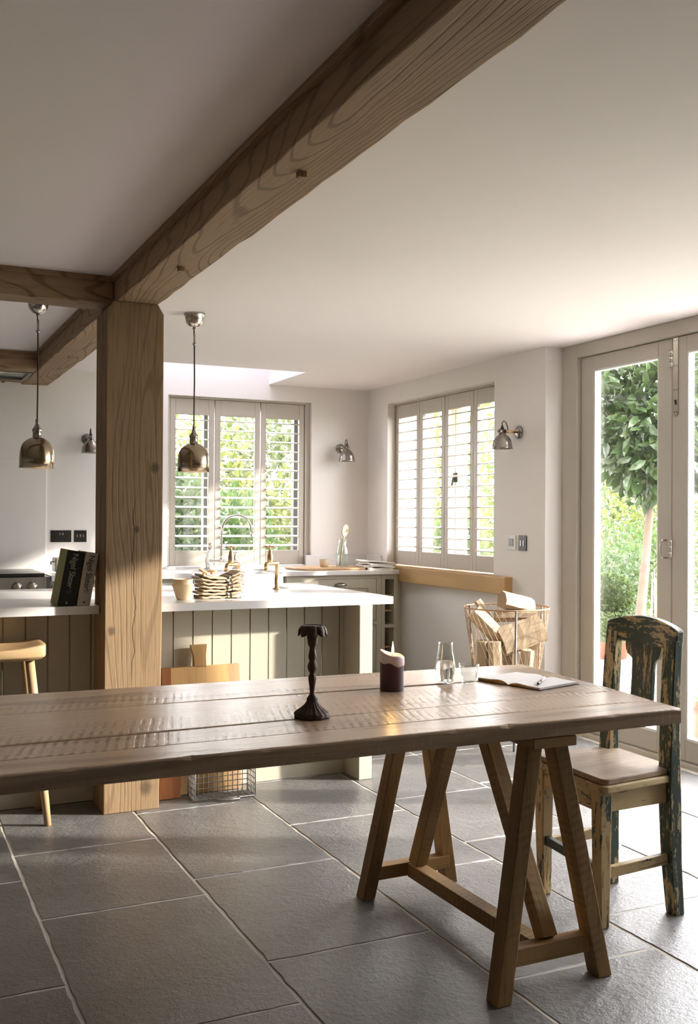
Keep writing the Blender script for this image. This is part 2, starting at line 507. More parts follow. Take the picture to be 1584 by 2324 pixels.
# ------------------------------------------------------------------ mesh helpers
class MB:
    def __init__(s):
        s.v, s.f, s.g, s.sm = [], [], [], []

    def add(s, verts, faces, grain=None, smooth=False):
        o = len(s.v)
        s.v += [tuple(p) for p in verts]
        s.g += [tuple(p) for p in (grain if grain is not None else verts)]
        s.f += [tuple(i+o for i in f) for f in faces]
        s.sm += [smooth]*len(faces)
        return s

    def box(s, x0, x1, y0, y1, z0, z1, ax=None, off=True):
        d = (x1-x0, y1-y0, z1-z0)
        if ax is None:
            ax = max(range(3), key=lambda i: d[i])
        vs_ = [(x, y, z) for x in (x0, x1) for y in (y0, y1) for z in (z0, z1)]
        r = [random.uniform(0, 20) for _ in range(3)] if off else [0, 0, 0]
        c = ((x0+x1)/2, (y0+y1)/2, (z0+z1)/2)
        oth = [i for i in range(3) if i != ax]
        if off:
            gr = [(p[ax]+r[0], p[oth[0]]+r[1], p[oth[1]]+r[2]) for p in vs_]
        else:
            gr = [(p[ax], p[oth[0]]-c[oth[0]], p[oth[1]]-c[oth[1]]) for p in vs_]
        fs = [(0, 1, 3, 2), (4, 6, 7, 5), (0, 4, 5, 1), (2, 3, 7, 6), (0, 2, 6, 4), (1, 5, 7, 3)]
        return s.add(vs_, fs, gr)

    def bar(s, p, q, w, h, up=(0, 0, 1), w2=None, h2=None):
        """square bar from p to q; w along side, h along up"""
        p, q, up = V(p), V(q), V(up)
        d = (q-p).normalized()
        sd_ = d.cross(up).normalized()
        u = sd_.cross(d)
        w2, h2 = w2 or w, h2 or h
        L = (q-p).length
        vs_, gr = [], []
        r = [random.uniform(0, 20) for _ in range(3)]
        for c, ww, hh, t_ in ((p, w, h, 0), (q, w2, h2, L)):
            for a, b in ((-1, -1), (1, -1), (1, 1), (-1, 1)):
                vs_.append(c+sd_*(a*ww/2)+u*(b*hh/2))
                gr.append((t_+r[0], a*ww/2+r[1], b*hh/2+r[2]))
        fs = [(3, 2, 1, 0), (4, 5, 6, 7), (0, 1, 5, 4), (1, 2, 6, 5), (2, 3, 7, 6), (3, 0, 4, 7)]
        return s.add(vs_, fs, gr)

    def hexa(s, bottom, top):
        """8 explicit corners: bottom 4 ccw, top 4 ccw"""
        vs_ = [V(p) for p in bottom]+[V(p) for p in top]
        fs = [(3, 2, 1, 0), (4, 5, 6, 7), (0, 1, 5, 4), (1, 2, 6, 5), (2, 3, 7, 6), (3, 0, 4, 7)]
        r = [random.uniform(0, 20) for _ in range(3)]
        gr = [(p[2]+r[0], p[0]+r[1], p[1]+r[2]) for p in vs_]
        return s.add(vs_, fs, gr)

    def tube(s, pts, r, seg=8, cap=True, closed=False):
        pts = [V(p) for p in pts]
        n = len(pts)
        rad = r if isinstance(r, (list, tuple)) else [r]*n
        vs_, gr, fs = [], [], []
        prev = None
        L = random.uniform(0, 10)
        for i, p in enumerate(pts):
            if closed:
                d = (pts[(i+1) % n]-pts[i-1]).normalized()
            else:
                d = (pts[min(i+1, n-1)]-pts[max(i-1, 0)]).normalized()
            if prev is None:
                a = V((0, 0, 1)) if abs(d.z) < 0.9 else V((1, 0, 0))
                u = d.cross(a).normalized()
            else:
                u = (prev-d*prev.dot(d)).normalized()
            prev = u
            w = d.cross(u)
            if i:
                L += (p-pts[i-1]).length
            for k in range(seg):
                t_ = 2*PI*k/seg
                vs_.append(p+(u*math.cos(t_)+w*math.sin(t_))*rad[i])
                gr.append((L, rad[i]*math.cos(t_), rad[i]*math.sin(t_)))
        for i in range(n if closed else n-1):
            j = (i+1) % n
            for k in range(seg):
                k2 = (k+1) % seg
                fs.append((i*seg+k, i*seg+k2, j*seg+k2, j*seg+k))
        if cap and not closed:
            fs.append(tuple(range(seg-1, -1, -1)))
            fs.append(tuple((n-1)*seg+k for k in range(seg)))
        return s.add(vs_, fs, gr, True)

    def lathe(s, prof, seg=24, c=(0, 0, 0), axis=(0, 0, 1), wob=None):
        ax = V(axis).normalized()
        q = V((0, 0, 1)).rotation_difference(ax)
        c = V(c)
        vs_, fs, gr = [], [], []
        for r, z in prof:
            for k in range(seg):
                t_ = 2*PI*k/seg
                rr = r*(wob(t_, z) if wob else 1)
                p = V((rr*math.cos(t_), rr*math.sin(t_), z))
                vs_.append(c+q@p)
                gr.append((z, p.x, p.y))
        for i in range(len(prof)-1):
            for k in range(seg):
                k2 = (k+1) % seg
                fs.append((i*seg+k, i*seg+k2, (i+1)*seg+k2, (i+1)*seg+k))
        if prof[0][0] > 1e-5:
            fs.append(tuple(range(seg-1, -1, -1)))
        if prof[-1][0] > 1e-5:
            fs.append(tuple((len(prof)-1)*seg+k for k in range(seg)))
        return s.add(vs_, fs, gr, True)

    def prism(s, poly, fn, d0, d1, ax=0):
        """poly of 2-d points; fn(a, b, d) -> xyz; ax: grain along a(0), b(1)"""
        n = len(poly)
        vs_ = [fn(a, b, d0) for a, b in poly]+[fn(a, b, d1) for a, b in poly]
        r = [random.uniform(0, 20) for _ in range(3)]
        gr = []
        for d in (d0, d1):
            for a, b in poly:
                gr.append(((a if ax == 0 else b)+r[0], (b if ax == 0 else a)+r[1], d+r[2]))
        fs = [tuple(range(n-1, -1, -1)), tuple(range(n, 2*n))]
        fs += [(i, (i+1) % n, (i+1) % n+n, i+n) for i in range(n)]
        return s.add(vs_, fs, gr)

    def grid(s, fn, nu, nv, smooth=True, flip=False):
        vs_ = [fn(i/nu, j/nv) for i in range(nu+1) for j in range(nv+1)]
        fs = []
        for i in range(nu):
            for j in range(nv):
                a = i*(nv+1)+j
                q = (a, a+nv+1, a+nv+2, a+1)
                fs.append(q[::-1] if flip else q)
        return s.add(vs_, fs, None, smooth)

    def build(s, name, mat, parent=None, bevel=0.0, seg=2, origin=None, sub=0, solid=0.0, fix=True):
        me = bpy.data.meshes.new(name)
        if parent is not None:
            org = V(parent['_o'])
        elif origin is not None:
            org = V(origin)
        else:
            xs, ys, zs = zip(*s.v)
            org = V(((min(xs)+max(xs))/2, (min(ys)+max(ys))/2, min(zs)))
        me.from_pydata([V(p)-org for p in s.v], [], s.f)
        at = me.attributes.new('grain', 'FLOAT_VECTOR', 'POINT')
        at.data.foreach_set('vector', [x for g in s.g for x in g])
        me.polygons.foreach_set('use_smooth', s.sm)
        if fix:
            bm = bmesh.new()
            bm.from_mesh(me)
            bmesh.ops.recalc_face_normals(bm, faces=bm.faces)
            bm.to_mesh(me)
            bm.free()
        me.materials.append(M[mat] if isinstance(mat, str) else mat)
        o = bpy.data.objects.new(name, me)
        COL.objects.link(o)
        if parent is not None:
            o.parent = parent
            o['_o'] = tuple(org)
        else:
            o.location = org
            o['_o'] = tuple(org)
        if solid:
            m_ = o.modifiers.new('thick', 'SOLIDIFY')
            m_.thickness = solid
            m_.offset = 0
        if bevel:
            m_ = o.modifiers.new('edge', 'BEVEL')
            m_.width = bevel
            m_.segments = seg
            m_.limit_method = 'ANGLE'
            m_.angle_limit = math.radians(40)
        if sub:
            m_ = o.modifiers.new('sub', 'SUBSURF')
            m_.levels = m_.render_levels = sub
        return o


def tag(o, label=None, cat=None, group=None, kind=None):
    for k, v in (('label', label), ('category', cat), ('group', group), ('kind', kind)):
        if v:
            o[k] = v
    return o


def thing(name, loc, label, cat, group=None, kind=None):
    o = bpy.data.objects.new(name, None)
    COL.objects.link(o)
    o.location = loc
    o['_o'] = tuple(loc)
    o.empty_display_size = 0.1
    return tag(o, label, cat, group, kind)


def struct(mb, name, mat, parent=None, label=None, cat=None, **kw):
    o = mb.build(name, mat, parent, **kw)
    if parent is None:
        o['kind'] = 'structure'
        tag(o, label, cat)
    return o


def dup(root, loc, label=None, group=None, rotz=None):
    r = root.copy()
    COL.objects.link(r)
    r.location = loc
    if rotz is not None:
        r.rotation_euler = (0, 0, rotz)
    if label:
        r['label'] = label
    if group:
        r['group'] = group
    for ch in list(root.children):
        c = ch.copy()
        COL.objects.link(c)
        c.parent = r
        for gch in list(ch.children):
            d = gch.copy()
            COL.objects.link(d)
            d.parent = c
    return r


def arc(c, r, a0, a1, n, u, w):
    c, u, w = V(c), V(u), V(w)
    return [c+u*(r*math.cos(a0+(a1-a0)*i/n))+w*(r*math.sin(a0+(a1-a0)*i/n)) for i in range(n+1)]


def foliage(mb, n, sampler, size, wid=0.42, up=0.3):
    """n folded leaf blades placed by sampler() -> (point, outward direction)"""
    for _ in range(n):
        p, out = sampler()
        d = (V(out)+V((random.gauss(0, .6), random.gauss(0, .6), random.gauss(up-0.3, .6)))).normalized()
        sd_ = d.cross(V((random.gauss(0, 1), random.gauss(0, 1), random.gauss(0, 1)))).normalized()
        nn = sd_.cross(d)
        L = size*random.uniform(0.7, 1.25)
        w = L*wid*0.5
        p = V(p)
        a, b = p+d*(L*0.35), p+d*(L*0.72)-nn*(L*0.05)
        vs_ = [p, a+sd_*w+nn*(w*.35), b+sd_*(w*.8)+nn*(w*.2), p+d*L-nn*(L*.14), b-sd_*(w*.8)+nn*(w*.2), a-sd_*w+nn*(w*.35), a, b]
        k = (random.uniform(0, 9), random.uniform(0, 9), random.uniform(0, 9))
        mb.add(vs_, [(0, 1, 6), (1, 2, 7, 6), (2, 3, 7), (7, 3, 4), (6, 7, 4, 5), (0, 6, 5)], [k]*8, False)
    return mb


def in_ball(c, rx, ry, rz, shell=0.35):
    def f():
        while True:
            d = V((random.gauss(0, 1), random.gauss(0, 1), random.gauss(0, 1)))
            if d.length > 1e-3:
                break
        d.normalize()
        k = 1-shell*random.random()**1.5
        return V(c)+V((d.x*rx*k, d.y*ry*k, d.z*rz*k)), d
    return f


def in_box(x0, x1, y0, y1, z0, z1, out=(0, -1, 0.2)):
    def f():
        return V((random.uniform(x0, x1), random.uniform(y0, y1), random.uniform(z0, z1))), V(out)
    return f
# ------------------------------------------------------------------ structure: shell
CZ = 2.365
XW, YB = 3.745, 7.60
XL, YR = -3.2, -2.8


def boxes(*bs):
    m = MB()
    for b in bs:
        m.box(*b)
    return m


struct(boxes((XL-.2, 2.041, YB, YB+.32, 0, 3.9), (3.234, 4.05, YB, YB+.32, 0, 3.9), (2.041, 3.234, YB, YB+.32, 0, .918),
             (2.041, 3.234, YB, YB+.32, 2.239, 3.9)), 'wall_back', 'wall')
struct(boxes((XW, 4.05, 5.13, 5.70, 0, CZ), (XW, 4.05, 7.245, YB, 0, CZ), (XW, 4.05, 5.70, 7.245, 0, .82), (XW, 4.05, 5.70, 7.245, 2.222, CZ)), 'wall_right', 'wall')
struct(boxes((4.05, 4.17, 5.13, 5.70, -.1, 3.0), (4.05, 4.17, 7.245, YB+.32, -.1, 3.0), (4.05, 4.17, 5.70, 7.245, -.1, .9), (4.05, 4.17, 5.70, 7.245, 2.25, 3.0)),
       'wall_right_exterior', 'brick')
struct(boxes((3.87, 4.17, YR, 1.75, 0, CZ)), 'wall_right_near', 'wall')
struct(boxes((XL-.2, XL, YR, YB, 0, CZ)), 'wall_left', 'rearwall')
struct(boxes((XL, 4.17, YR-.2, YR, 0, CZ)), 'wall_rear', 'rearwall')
struct(boxes((XL-.2, 4.17, YR-.2, 6.84, CZ, 2.55), (XL-.2, 1.70, 6.84, YB, CZ, 2.55), (2.86, 4.17, 6.84, YB, CZ, 2.55)), 'ceiling', 'ceiling')
struct(boxes((1.65, 1.70, 6.79, YB, 2.55, 3.8), (2.86, 2.91, 6.79, YB, 2.55, 3.8), (1.70, 2.86, 6.79, 6.84, 2.55, 3.8)), 'trim_1', 'ceiling')
sky_w = tag(bpy.data.objects.new('window_3', None), kind='structure')
COL.objects.link(sky_w)
sky_w.location = (2.28, 7.2, 3.6)
sky_w['_o'] = (2.28, 7.2, 3.6)
boxes((1.70, 1.76, 6.84, YB, 3.6, 3.66), (2.80, 2.86, 6.84, YB, 3.6, 3.66), (1.76, 2.80, 6.84, 6.9, 3.6, 3.66), (1.76, 2.80, 7.54, YB, 3.6, 3.66)).build('window_frame', 'window_white', sky_w)
boxes((1.76, 2.80, 6.9, 7.54, 3.62, 3.628)).build('pane', 'dimming_pane', sky_w)

# floor: flagstones with ragged edges over pale grout
fl = MB()
rng = random.Random(3)
cols = [-.61+.555*i for i in range(-5, 9)]
known = {-.055: [3.778, 2.882], .5: [4.06, 3.385, 2.52], 1.055: [3.54, 2.793, 1.95], 1.61: [3.996, 3.283, 2.40], 2.165: [4.167, 3.50, 2.66, 1.8], 2.72: [4.25, 3.22, 2.35], 3.275: [3.69, 2.9, 2.0]}
for ci, x0 in enumerate(cols):
    x1 = min(x0+.555, 3.9)
    if x0 < XL or x1-x0 < .1:
        x0 = max(x0, XL)
        if x1-x0 < .1:
            continue
    key = min(known, key=lambda k: abs(k-x0))
    if abs(key-x0) < .03:
        js = sorted(known[key])
    else:
        js = [rng.uniform(2.5, 3.2)]
    while js[0] > YR:
        js.insert(0, js[0]-rng.uniform(.6, .95))
    while js[-1] < YB:
        js.append(js[-1]+rng.uniform(.5, .9))
    js = [max(min(j, YB), YR) for j in js]
    for y0, y1 in zip(js, js[1:]):
        if y1-y0 < .05:
            continue
        e = .0042
        pts = []

        def edge(p, q):
            n = max(2, int((V(q)-V(p)).length/.045))
            nx, ny = -(q[1]-p[1]), q[0]-p[0]
            L = math.hypot(nx, ny)
            for i in range(n):
                t_ = i/n
                j = rng.gauss(0, .0016)
                pts.append((p[0]+(q[0]-p[0])*t_+nx/L*j, p[1]+(q[1]-p[1])*t_+ny/L*j))
        a, b, c, d = x0+e, x1-e, y0+e, y1-e
        edge((a, c), (b, c)); edge((b, c), (b, d)); edge((b, d), (a, d)); edge((a, d), (a, c))
        zt = rng.uniform(-.0008, .0008)
        n = len(pts)
        cx, cyy = (x0+x1)/2, (y0+y1)/2
        ins = [(p[0]+(cx-p[0])*.012, p[1]+(cyy-p[1])*.009) for p in pts]
        o = rng.uniform(0, 50)
        vs_ = [(x, y, -.025) for x, y in pts]+[(x, y, zt-.0035) for x, y in pts]+[(x, y, zt) for x, y in ins]
        fs = [(i, (i+1) % n, (i+1) % n+n, i+n) for i in range(n)]+[(i+n, (i+1) % n+n, (i+1) % n+2*n, i+2*n) for i in range(n)]+[tuple(range(2*n, 3*n))]
        fl.add(vs_, fs)
floor = struct(fl, 'floor', 'stone', origin=(0, 0, 0))
floor['_o'] = (0, 0, 0)
boxes((XL, 3.9, YR, YB, -.03, -.0026)).build('grout', 'grout', floor)

# ------------------------------------------------------------------ oak frame
pm = MB()
for x0, x1, y0, y1 in ((.921, 1.176, 4.46, 4.552), (.921, 1.176, 4.560, 4.68)):
    ch = .036
    prof = [(x0, 0), (x1-.008, 0), (x1, .9), (x1, 2.205), (x1-ch*.75, 2.25), (x0+ch*.8, 2.25), (x0, 2.205)]
    n = len(prof)
    vs_ = [(x, y0, z) for x, z in prof]+[(x, y1, z) for x, z in prof]
    gr = [(p[2], p[0]-1.048, p[1]-4.46) for p in vs_]
    pm.add(vs_, [tuple(range(n)), tuple(range(2*n-1, n-1, -1))]+[(i, i+n, (i+1) % n+n, (i+1) % n) for i in range(n)], gr)
pillar = struct(pm, 'pillar', 'oak_post', bevel=.004)
MB().box(1.168, 1.192, 4.535, 4.56, .868, .905).build('wedge', 'oak_pale', pillar)


def beam(name, x0, x1, y0, y1, z0, z1, pegs=(), cut=.0):
    m = MB()
    ax = 0 if x1-x0 > y1-y0 else 1
    L = (x1-x0) if ax == 0 else (y1-y0)
    n = max(2, int(L/.12))
    rr = random.Random(len(name)+int(x0*100)+int(y0*100))
    ro = [rr.uniform(0, 20) for _ in range(3)]
    vs_, gr, fs = [], [], []
    for i in range(n+1):
        t_ = i/n
        j = [rr.gauss(0, .0016) for _ in range(4)]
        if ax == 0:
            x = x0+L*t_
            ring = [(x, y0+j[0], z0+j[1]), (x, y1+j[2], z0+j[3]), (x, y1, z1), (x, y0, z1)]
        else:
            y = y0+L*t_
            ring = [(x0+j[0], y, z0+j[1]), (x1+j[2], y, z0+j[3]), (x1, y, z1), (x0, y, z1)]
        vs_ += ring
        for p in ring:
            gr.append((p[ax]+ro[0], p[1-ax]+ro[1], p[2]+ro[2]))
    for i in range(n):
        for k in range(4):
            fs.append((i*4+k, i*4+(k+1) % 4, i*4+4+(k+1) % 4, i*4+4+k))
    fs += [(3, 2, 1, 0), (n*4, n*4+1, n*4+2, n*4+3)]
    m.add(vs_, fs, gr)
    o = struct(m, name, 'oak', bevel=.006)
    for px_, py_ in pegs:
        MB().box(px_-.012, px_+.012, py_-.012, py_+.012, z0-.016, z0+.01).build('peg', 'oak', o, bevel=.002)
    return o


beam('ceiling_beam', .965, 1.152, YR, 4.68, 2.25, CZ+.01, ((1.06, 2.574), (1.055, 3.758)))
beam('ceiling_beam', XL, .963, 4.52, 4.68, 2.245, CZ+.01)
beam('ceiling_beam', .962, 1.149, 4.682, YB-.002, 2.25, CZ+.01, ((1.053, 6.124),))
beam('ceiling_beam', XL, .960, 6.80, 6.95, 2.25, CZ+.01, ((.75, 6.87),))
beam('ceiling_beam', XL, .960, 7.36, 7.50, 2.25, CZ+.01, ((.70, 7.43), (.82, 7.44)))
# scribed beads where the plaster meets the beams
for b in ((.946, .9645, YR, 4.515, CZ-.022, CZ-.0005), (XL, .945, 4.505, 4.5195, CZ-.022, CZ-.0005), (.946, .9615, 4.685, 6.795, CZ-.022, CZ-.0005), (XL, .945, 6.786, 6.799, CZ-.022, CZ-.0005)):
    struct(MB().box(*b), 'trim_2', 'oak')

# ------------------------------------------------------------------ cooker hood set between the beams
hd = thing('cooker_hood', (.2, 7.15, 2.22), 'flush steel cooker hood panel set between the oak beams above the range', 'cooker hood')
MB().box(-.5, .955, 6.955, 7.355, 2.262, 2.28).build('panel', 'steel', hd)
for b in ((-.5, .955, 6.955, 6.972, 2.246, 2.262), (-.5, .955, 7.338, 7.355, 2.246, 2.262), (.93, .955, 6.972, 7.338, 2.246, 2.262)):
    MB().box(*b).build('rim', 'dark_steel', hd)
for lx, ly in ((.75, 7.05), (.74, 7.24)):
    MB().lathe([(0, 0), (.035, 0), (.038, .006), (.038, .012)], 20, (lx, ly, 2.252)).build('lamp_lens', 'window_white', hd)


# ------------------------------------------------------------------ shutters
def shutter(label, group, xa, xb, za, zb, la, lb, plane, axis, nsl=14, last=False):
    """one hinged leaf between xa..xb along axis (0: x, 1: y); plane = its middle depth; louvres between la..lb heights"""
    lo, hi = min(xa, xb), max(xa, xb)
    st = .046
    th = .014

    def B(u0, u1, z0, z1, t0=-th, t1=th):
        return (u0, u1, plane+t0, plane+t1, z0, z1) if axis == 0 else (plane+t0, plane+t1, u0, u1, z0, z1)
    mid = (lo+hi)/2
    loc = (mid, plane, za) if axis == 0 else (plane, mid, za)
    r = thing('window_shutter', loc, label, 'shutter', group)
    g_ = .0018
    m = MB()
    m.box(*B(lo+g_, lo+st, za, zb))
    m.box(*B(hi-st, hi-g_, za, zb))
    m.box(*B(lo+st, hi-st, za, la))
    m.box(*B(lo+st, hi-st, lb, zb))
    m.build('frame', 'shutter', r, bevel=.0025, seg=1)
    pit = (lb-la)/nsl
    inn = -1
    for i in range(nsl):
        z = la+pit*(i+.5)
        ang = math.radians(11)
        W_, T_ = .034, .0055
        prof = []
        for k in range(10):
            t_ = 2*PI*k/10
            a, b = W_*math.cos(t_), T_*math.sin(t_)
            prof.append((a*math.cos(ang)-b*math.sin(ang), a*math.sin(ang)+b*math.cos(ang)))
        m = MB()
        if axis == 0:   # room on -y: room edge lower
            m.prism(prof, lambda a, b, d: (d, plane+a, z+b), lo+st+.001, hi-st-.001)
        else:           # room on -x
            m.prism(prof, lambda a, b, d: (plane+a, d, z+b), lo+st+.001, hi-st-.001)
        m.build('louvre', 'shutter', r)
    return r


G1 = 'shutters on the window behind the sink'
shutter('shutter leaf right beside the oak pillar, behind the brass pendant', G1, 2.068, 2.424, .922, 2.222, 1.04, 2.098, 7.66, 0)
shutter('middle shutter leaf behind the arched chrome tap', G1, 2.428, 2.806, .922, 2.222, 1.04, 2.098, 7.66, 0)
shutter('shutter leaf at the wall lamp end of the sink window', G1, 2.810, 3.188, .922, 2.222, 1.04, 2.098, 7.66, 0)
G2 = 'shutters above the oak sill'
for (ya, yb), lb_ in zip(((7.236, 6.849), (6.845, 6.466), (6.462, 6.071), (6.067, 5.69)),
                         ('shutter leaf nearest the corner above the oak sill', 'second shutter leaf from the corner above the oak sill',
                          'shutter leaf in front of the black window latch', 'shutter leaf beside the bracket lamp above the oak sill')):
    shutter(lb_, G2, ya, yb, .934, 2.205, 1.045, 2.10, 3.829, 1)
# shutter sub-frames
w1 = tag(bpy.data.objects.new('window_1', None), kind='structure')
w2 = tag(bpy.data.objects.new('window_2', None), kind='structure')
for w_, l_ in ((w1, (2.64, 7.8, .92)), (w2, (4.0, 6.47, .93))):
    COL.objects.link(w_)
    w_.location = l_
    w_['_o'] = l_
boxes((2.041, 2.066, 7.635, 7.69, .918, 2.239), (3.190, 3.234, 7.635, 7.69, .918, 2.239), (2.066, 3.190, 7.635, 7.69, 2.224, 2.239)).build('shutter_frame', 'shutter', w1, bevel=.002, seg=1)
boxes((3.806, 3.86, 7.237, 7.245, .925, 2.222), (3.806, 3.86, 5.70, 7.237, 2.207, 2.222)).build('shutter_frame', 'shutter', w2)
boxes((2.041, 2.11, 7.79, 7.85, .918, 2.239), (3.155, 3.234, 7.79, 7.85, .918, 2.239), (2.11, 3.155, 7.79, 7.85, .918, .99), (2.11, 3.155, 7.79, 7.85, 2.17, 2.239),
      (2.383, 2.46, 7.79, 7.85, .99, 2.17)).build('window_frame', 'window_grey', w1)
boxes((2.11, 3.155, 7.815, 7.821, .99, 2.17)).build('pane', 'pane', w1)
m = MB()
for yc in (7.344, 6.567, 5.80):
    a, b = max(5.70, yc-.075), min(7.245, yc+.075)
    m.box(3.97, 4.03, a, yc-.006, .9, 2.23).box(3.97, 4.03, min(yc+.006, b-.01), b, .9, 2.23)
m.box(3.97, 4.03, 5.70, 7.245, .86, .97).box(3.97, 4.03, 5.70, 7.245, 2.16, 2.25)
m.build('window_frame', 'window_white', w2)
boxes((3.985, 4.015, 6.560, 6.574, .97, 2.16)).build('seal', 'black', w2)
boxes((3.998, 4.002, 5.8, 7.245, .97, 2.16)).build('pane', 'pane', w2)
lt = MB()
lt.box(3.952, 3.969, 6.535, 6.575, 1.575, 1.645)
lt.bar((3.945, 6.555, 1.61), (3.93, 6.555, 1.535), .012, .012, (1, 0, 0))
lt.build('latch', 'black', w2, bevel=.003)

# oak sill under the side window
struct(MB().box(3.685, 3.90, 5.48, 7.235, .812, .925), 'trim_3', 'oak_pale', label='thick pale oak sill under the side window', cat='window sill', bevel=.004)

# ------------------------------------------------------------------ folding doors
struct(boxes((3.868, 3.97, 4.985, 5.13, 0, CZ)), 'trim_4', 'frame', bevel=.004)
struct(boxes((3.868, 3.99, 1.75, 4.985, 2.285, CZ)), 'trim_5', 'frame', bevel=.003)
struct(boxes((3.868, 3.99, 1.75, 1.80, 0, 2.285)), 'trim_6', 'frame', bevel=.003)
struct(boxes((3.875, 4.05, 1.75, 5.0, -.03, .022)), 'trim_7', 'frame', bevel=.004)


def door(n, y0, y1, gl0, gl1):
    r = tag(bpy.data.objects.new('door_%d' % n, None), kind='structure')
    COL.objects.link(r)
    loc = (3.93, (y0+y1)/2, .022)
    r.location = loc
    r['_o'] = loc
    a, b = y0+.002, y1-.002
    x0, x1 = 3.90, 3.956
    m = MB()
    m.box(x0, x1, a, gl0, .026, 2.281).box(x0, x1, gl1, b, .026, 2.281)
    m.box(x0, x1, gl0, gl1, .026, .137).box(x0, x1, gl0, gl1, 2.196, 2.281)
    m.build('frame', 'frame', r, bevel=.003)
    m = MB()
    e = .010
    m.box(3.905, 3.935, gl0, gl0+e, .137, 2.196).box(3.905, 3.935, gl1-e, gl1, .137, 2.196)
    m.box(3.905, 3.935, gl0+e, gl1-e, .137, .147).box(3.905, 3.935, gl0+e, gl1-e, 2.186, 2.196)
    m.build('glazing_bead', 'window_white', r)
    MB().box(3.936, 3.942, gl0, gl1, .137, 2.196).build('pane', 'pane', r)
    return r


d1 = door(1, 4.208, 4.983, 4.315, 4.868)
d2 = door(2, 3.403, 4.204, 3.51, 4.10)
d3 = door(3, 2.603, 3.399, 2.71, 3.292)
d4 = door(4, 1.803, 2.599, 1.91, 2.492)
for zc in (2.17, 1.145):
    m = MB()
    for k in range(3):
        m.tube([(3.893, 4.212, zc-.045+k*.032), (3.893, 4.212, zc-.045+k*.032+.028)], .008, 10)
    m.build('hinge', 'nickel', d1)
MB().tube([(3.898, 4.245, 1.19), (3.875, 4.252, 1.19), (3.868, 4.256, 1.18), (3.868, 4.256, 1.105), (3.875, 4.252, 1.095), (3.898, 4.245, 1.095)], .0045, 8).build('handle', 'nickel', d1)
fb = MB()
fb.prism([(4.160, 2.277), (4.160, 1.875)]+[(4.178-.018*math.cos(t_), 1.875-.018*math.sin(t_)) for t_ in [PI*i/8 for i in range(1, 9)]]+[(4.196, 2.277)], lambda a, b, d: (d, a, b), 3.8955, 3.9005)
fbo = fb.build('bolt_plate', 'nickel', d2)
sc_ = MB()
for z in (2.265, 2.13, 2.00, 1.88):
    for y in (4.169, 4.187):
        sc_.lathe([(0, 0), (.0028, 0), (.0028, .002), (0, .002)], 8, (3.8945, y, z), (1, 0, 0))
sc_.build('screw', 'black', fbo)
MB().bar((3.893, 4.178, 1.945), (3.893, 4.174, 1.92), .006, .006, (1, 0, 0)).build('bolt_knob', 'black', fbo)

# skirting on the pier
struct(MB().box(3.73, 3.745, 5.13, 5.70, 0, .12), 'baseboard_right', 'window_white', bevel=.003)
# ------------------------------------------------------------------ kitchen island
isl = thing('kitchen_island', (.7, 5.2, 0), 'sage painted tongue and groove island base around the oak pillar', 'kitchen island')
YP = 4.722
m = MB()
x = -.92
bw = .0965
while x < 2.19:
    a, b = x+.0035, min(x+bw-.0035, 2.195)
    if b > a+.01:
        m.box(a, b, YP, YP+.016, .10, .868, 2)
        if x > -.92:
            m.tube([(x, YP+.005, .10), (x, YP+.005, .868)], .0022, 6)
    x += bw
m.build('beadboard_plank', 'sage', isl)
boxes((-.92, 1.545, YP+.010, 5.66, .0, .866), (1.545, 2.145, YP+.010, 5.265, 0, .866), (1.545, 2.145, 5.515, 5.66, 0, .866), (2.145, 2.195, YP+.010, 5.66, 0, .866), (1.545, 2.145, 5.265, 5.515, 0, .68)).build('carcass', 'sage', isl)
boxes((-.92, 2.195, YP-.014, YP+.012, 0, .125)).build('plinth', 'sage', isl, bevel=.003)
boxes((2.196, 2.268, 4.54, 5.66, 0, .868)).build('end_panel', 'sage', isl, bevel=.003)
iw = MB()
T0, T1 = .868, .905
for b in ((-1.0, .916, 4.555, 4.684), (1.181, 2.392, 4.555, 4.684), (-1.0, 2.392, 4.684, 5.28), (-1.0, 1.56, 5.28, 5.50), (2.13, 2.392, 5.28, 5.50), (-1.0, 2.392, 5.50, 5.735)):
    iw.box(b[0], b[1], b[2], b[3], T0, T1)
tag(iw.build('island_worktop', 'quartz'), 'long white quartz worktop on the island, notched around the pillar', 'worktop')
m = MB()
m.box(1.55, 2.14, 5.27, 5.28, .70, .8678).box(1.55, 2.14, 5.50, 5.51, .70, .8678).box(1.55, 1.56, 5.28, 5.50, .70, .8678).box(2.13, 2.14, 5.28, 5.50, .70, .8678).box(1.55, 2.14, 5.27, 5.51, .69, .70)
# the small sink hangs below the worktop, inside a cut-out carcass
tag(m.build('undermount_sink', 'ceramic'), 'small white sink let into the island worktop behind the brass taps', 'sink')


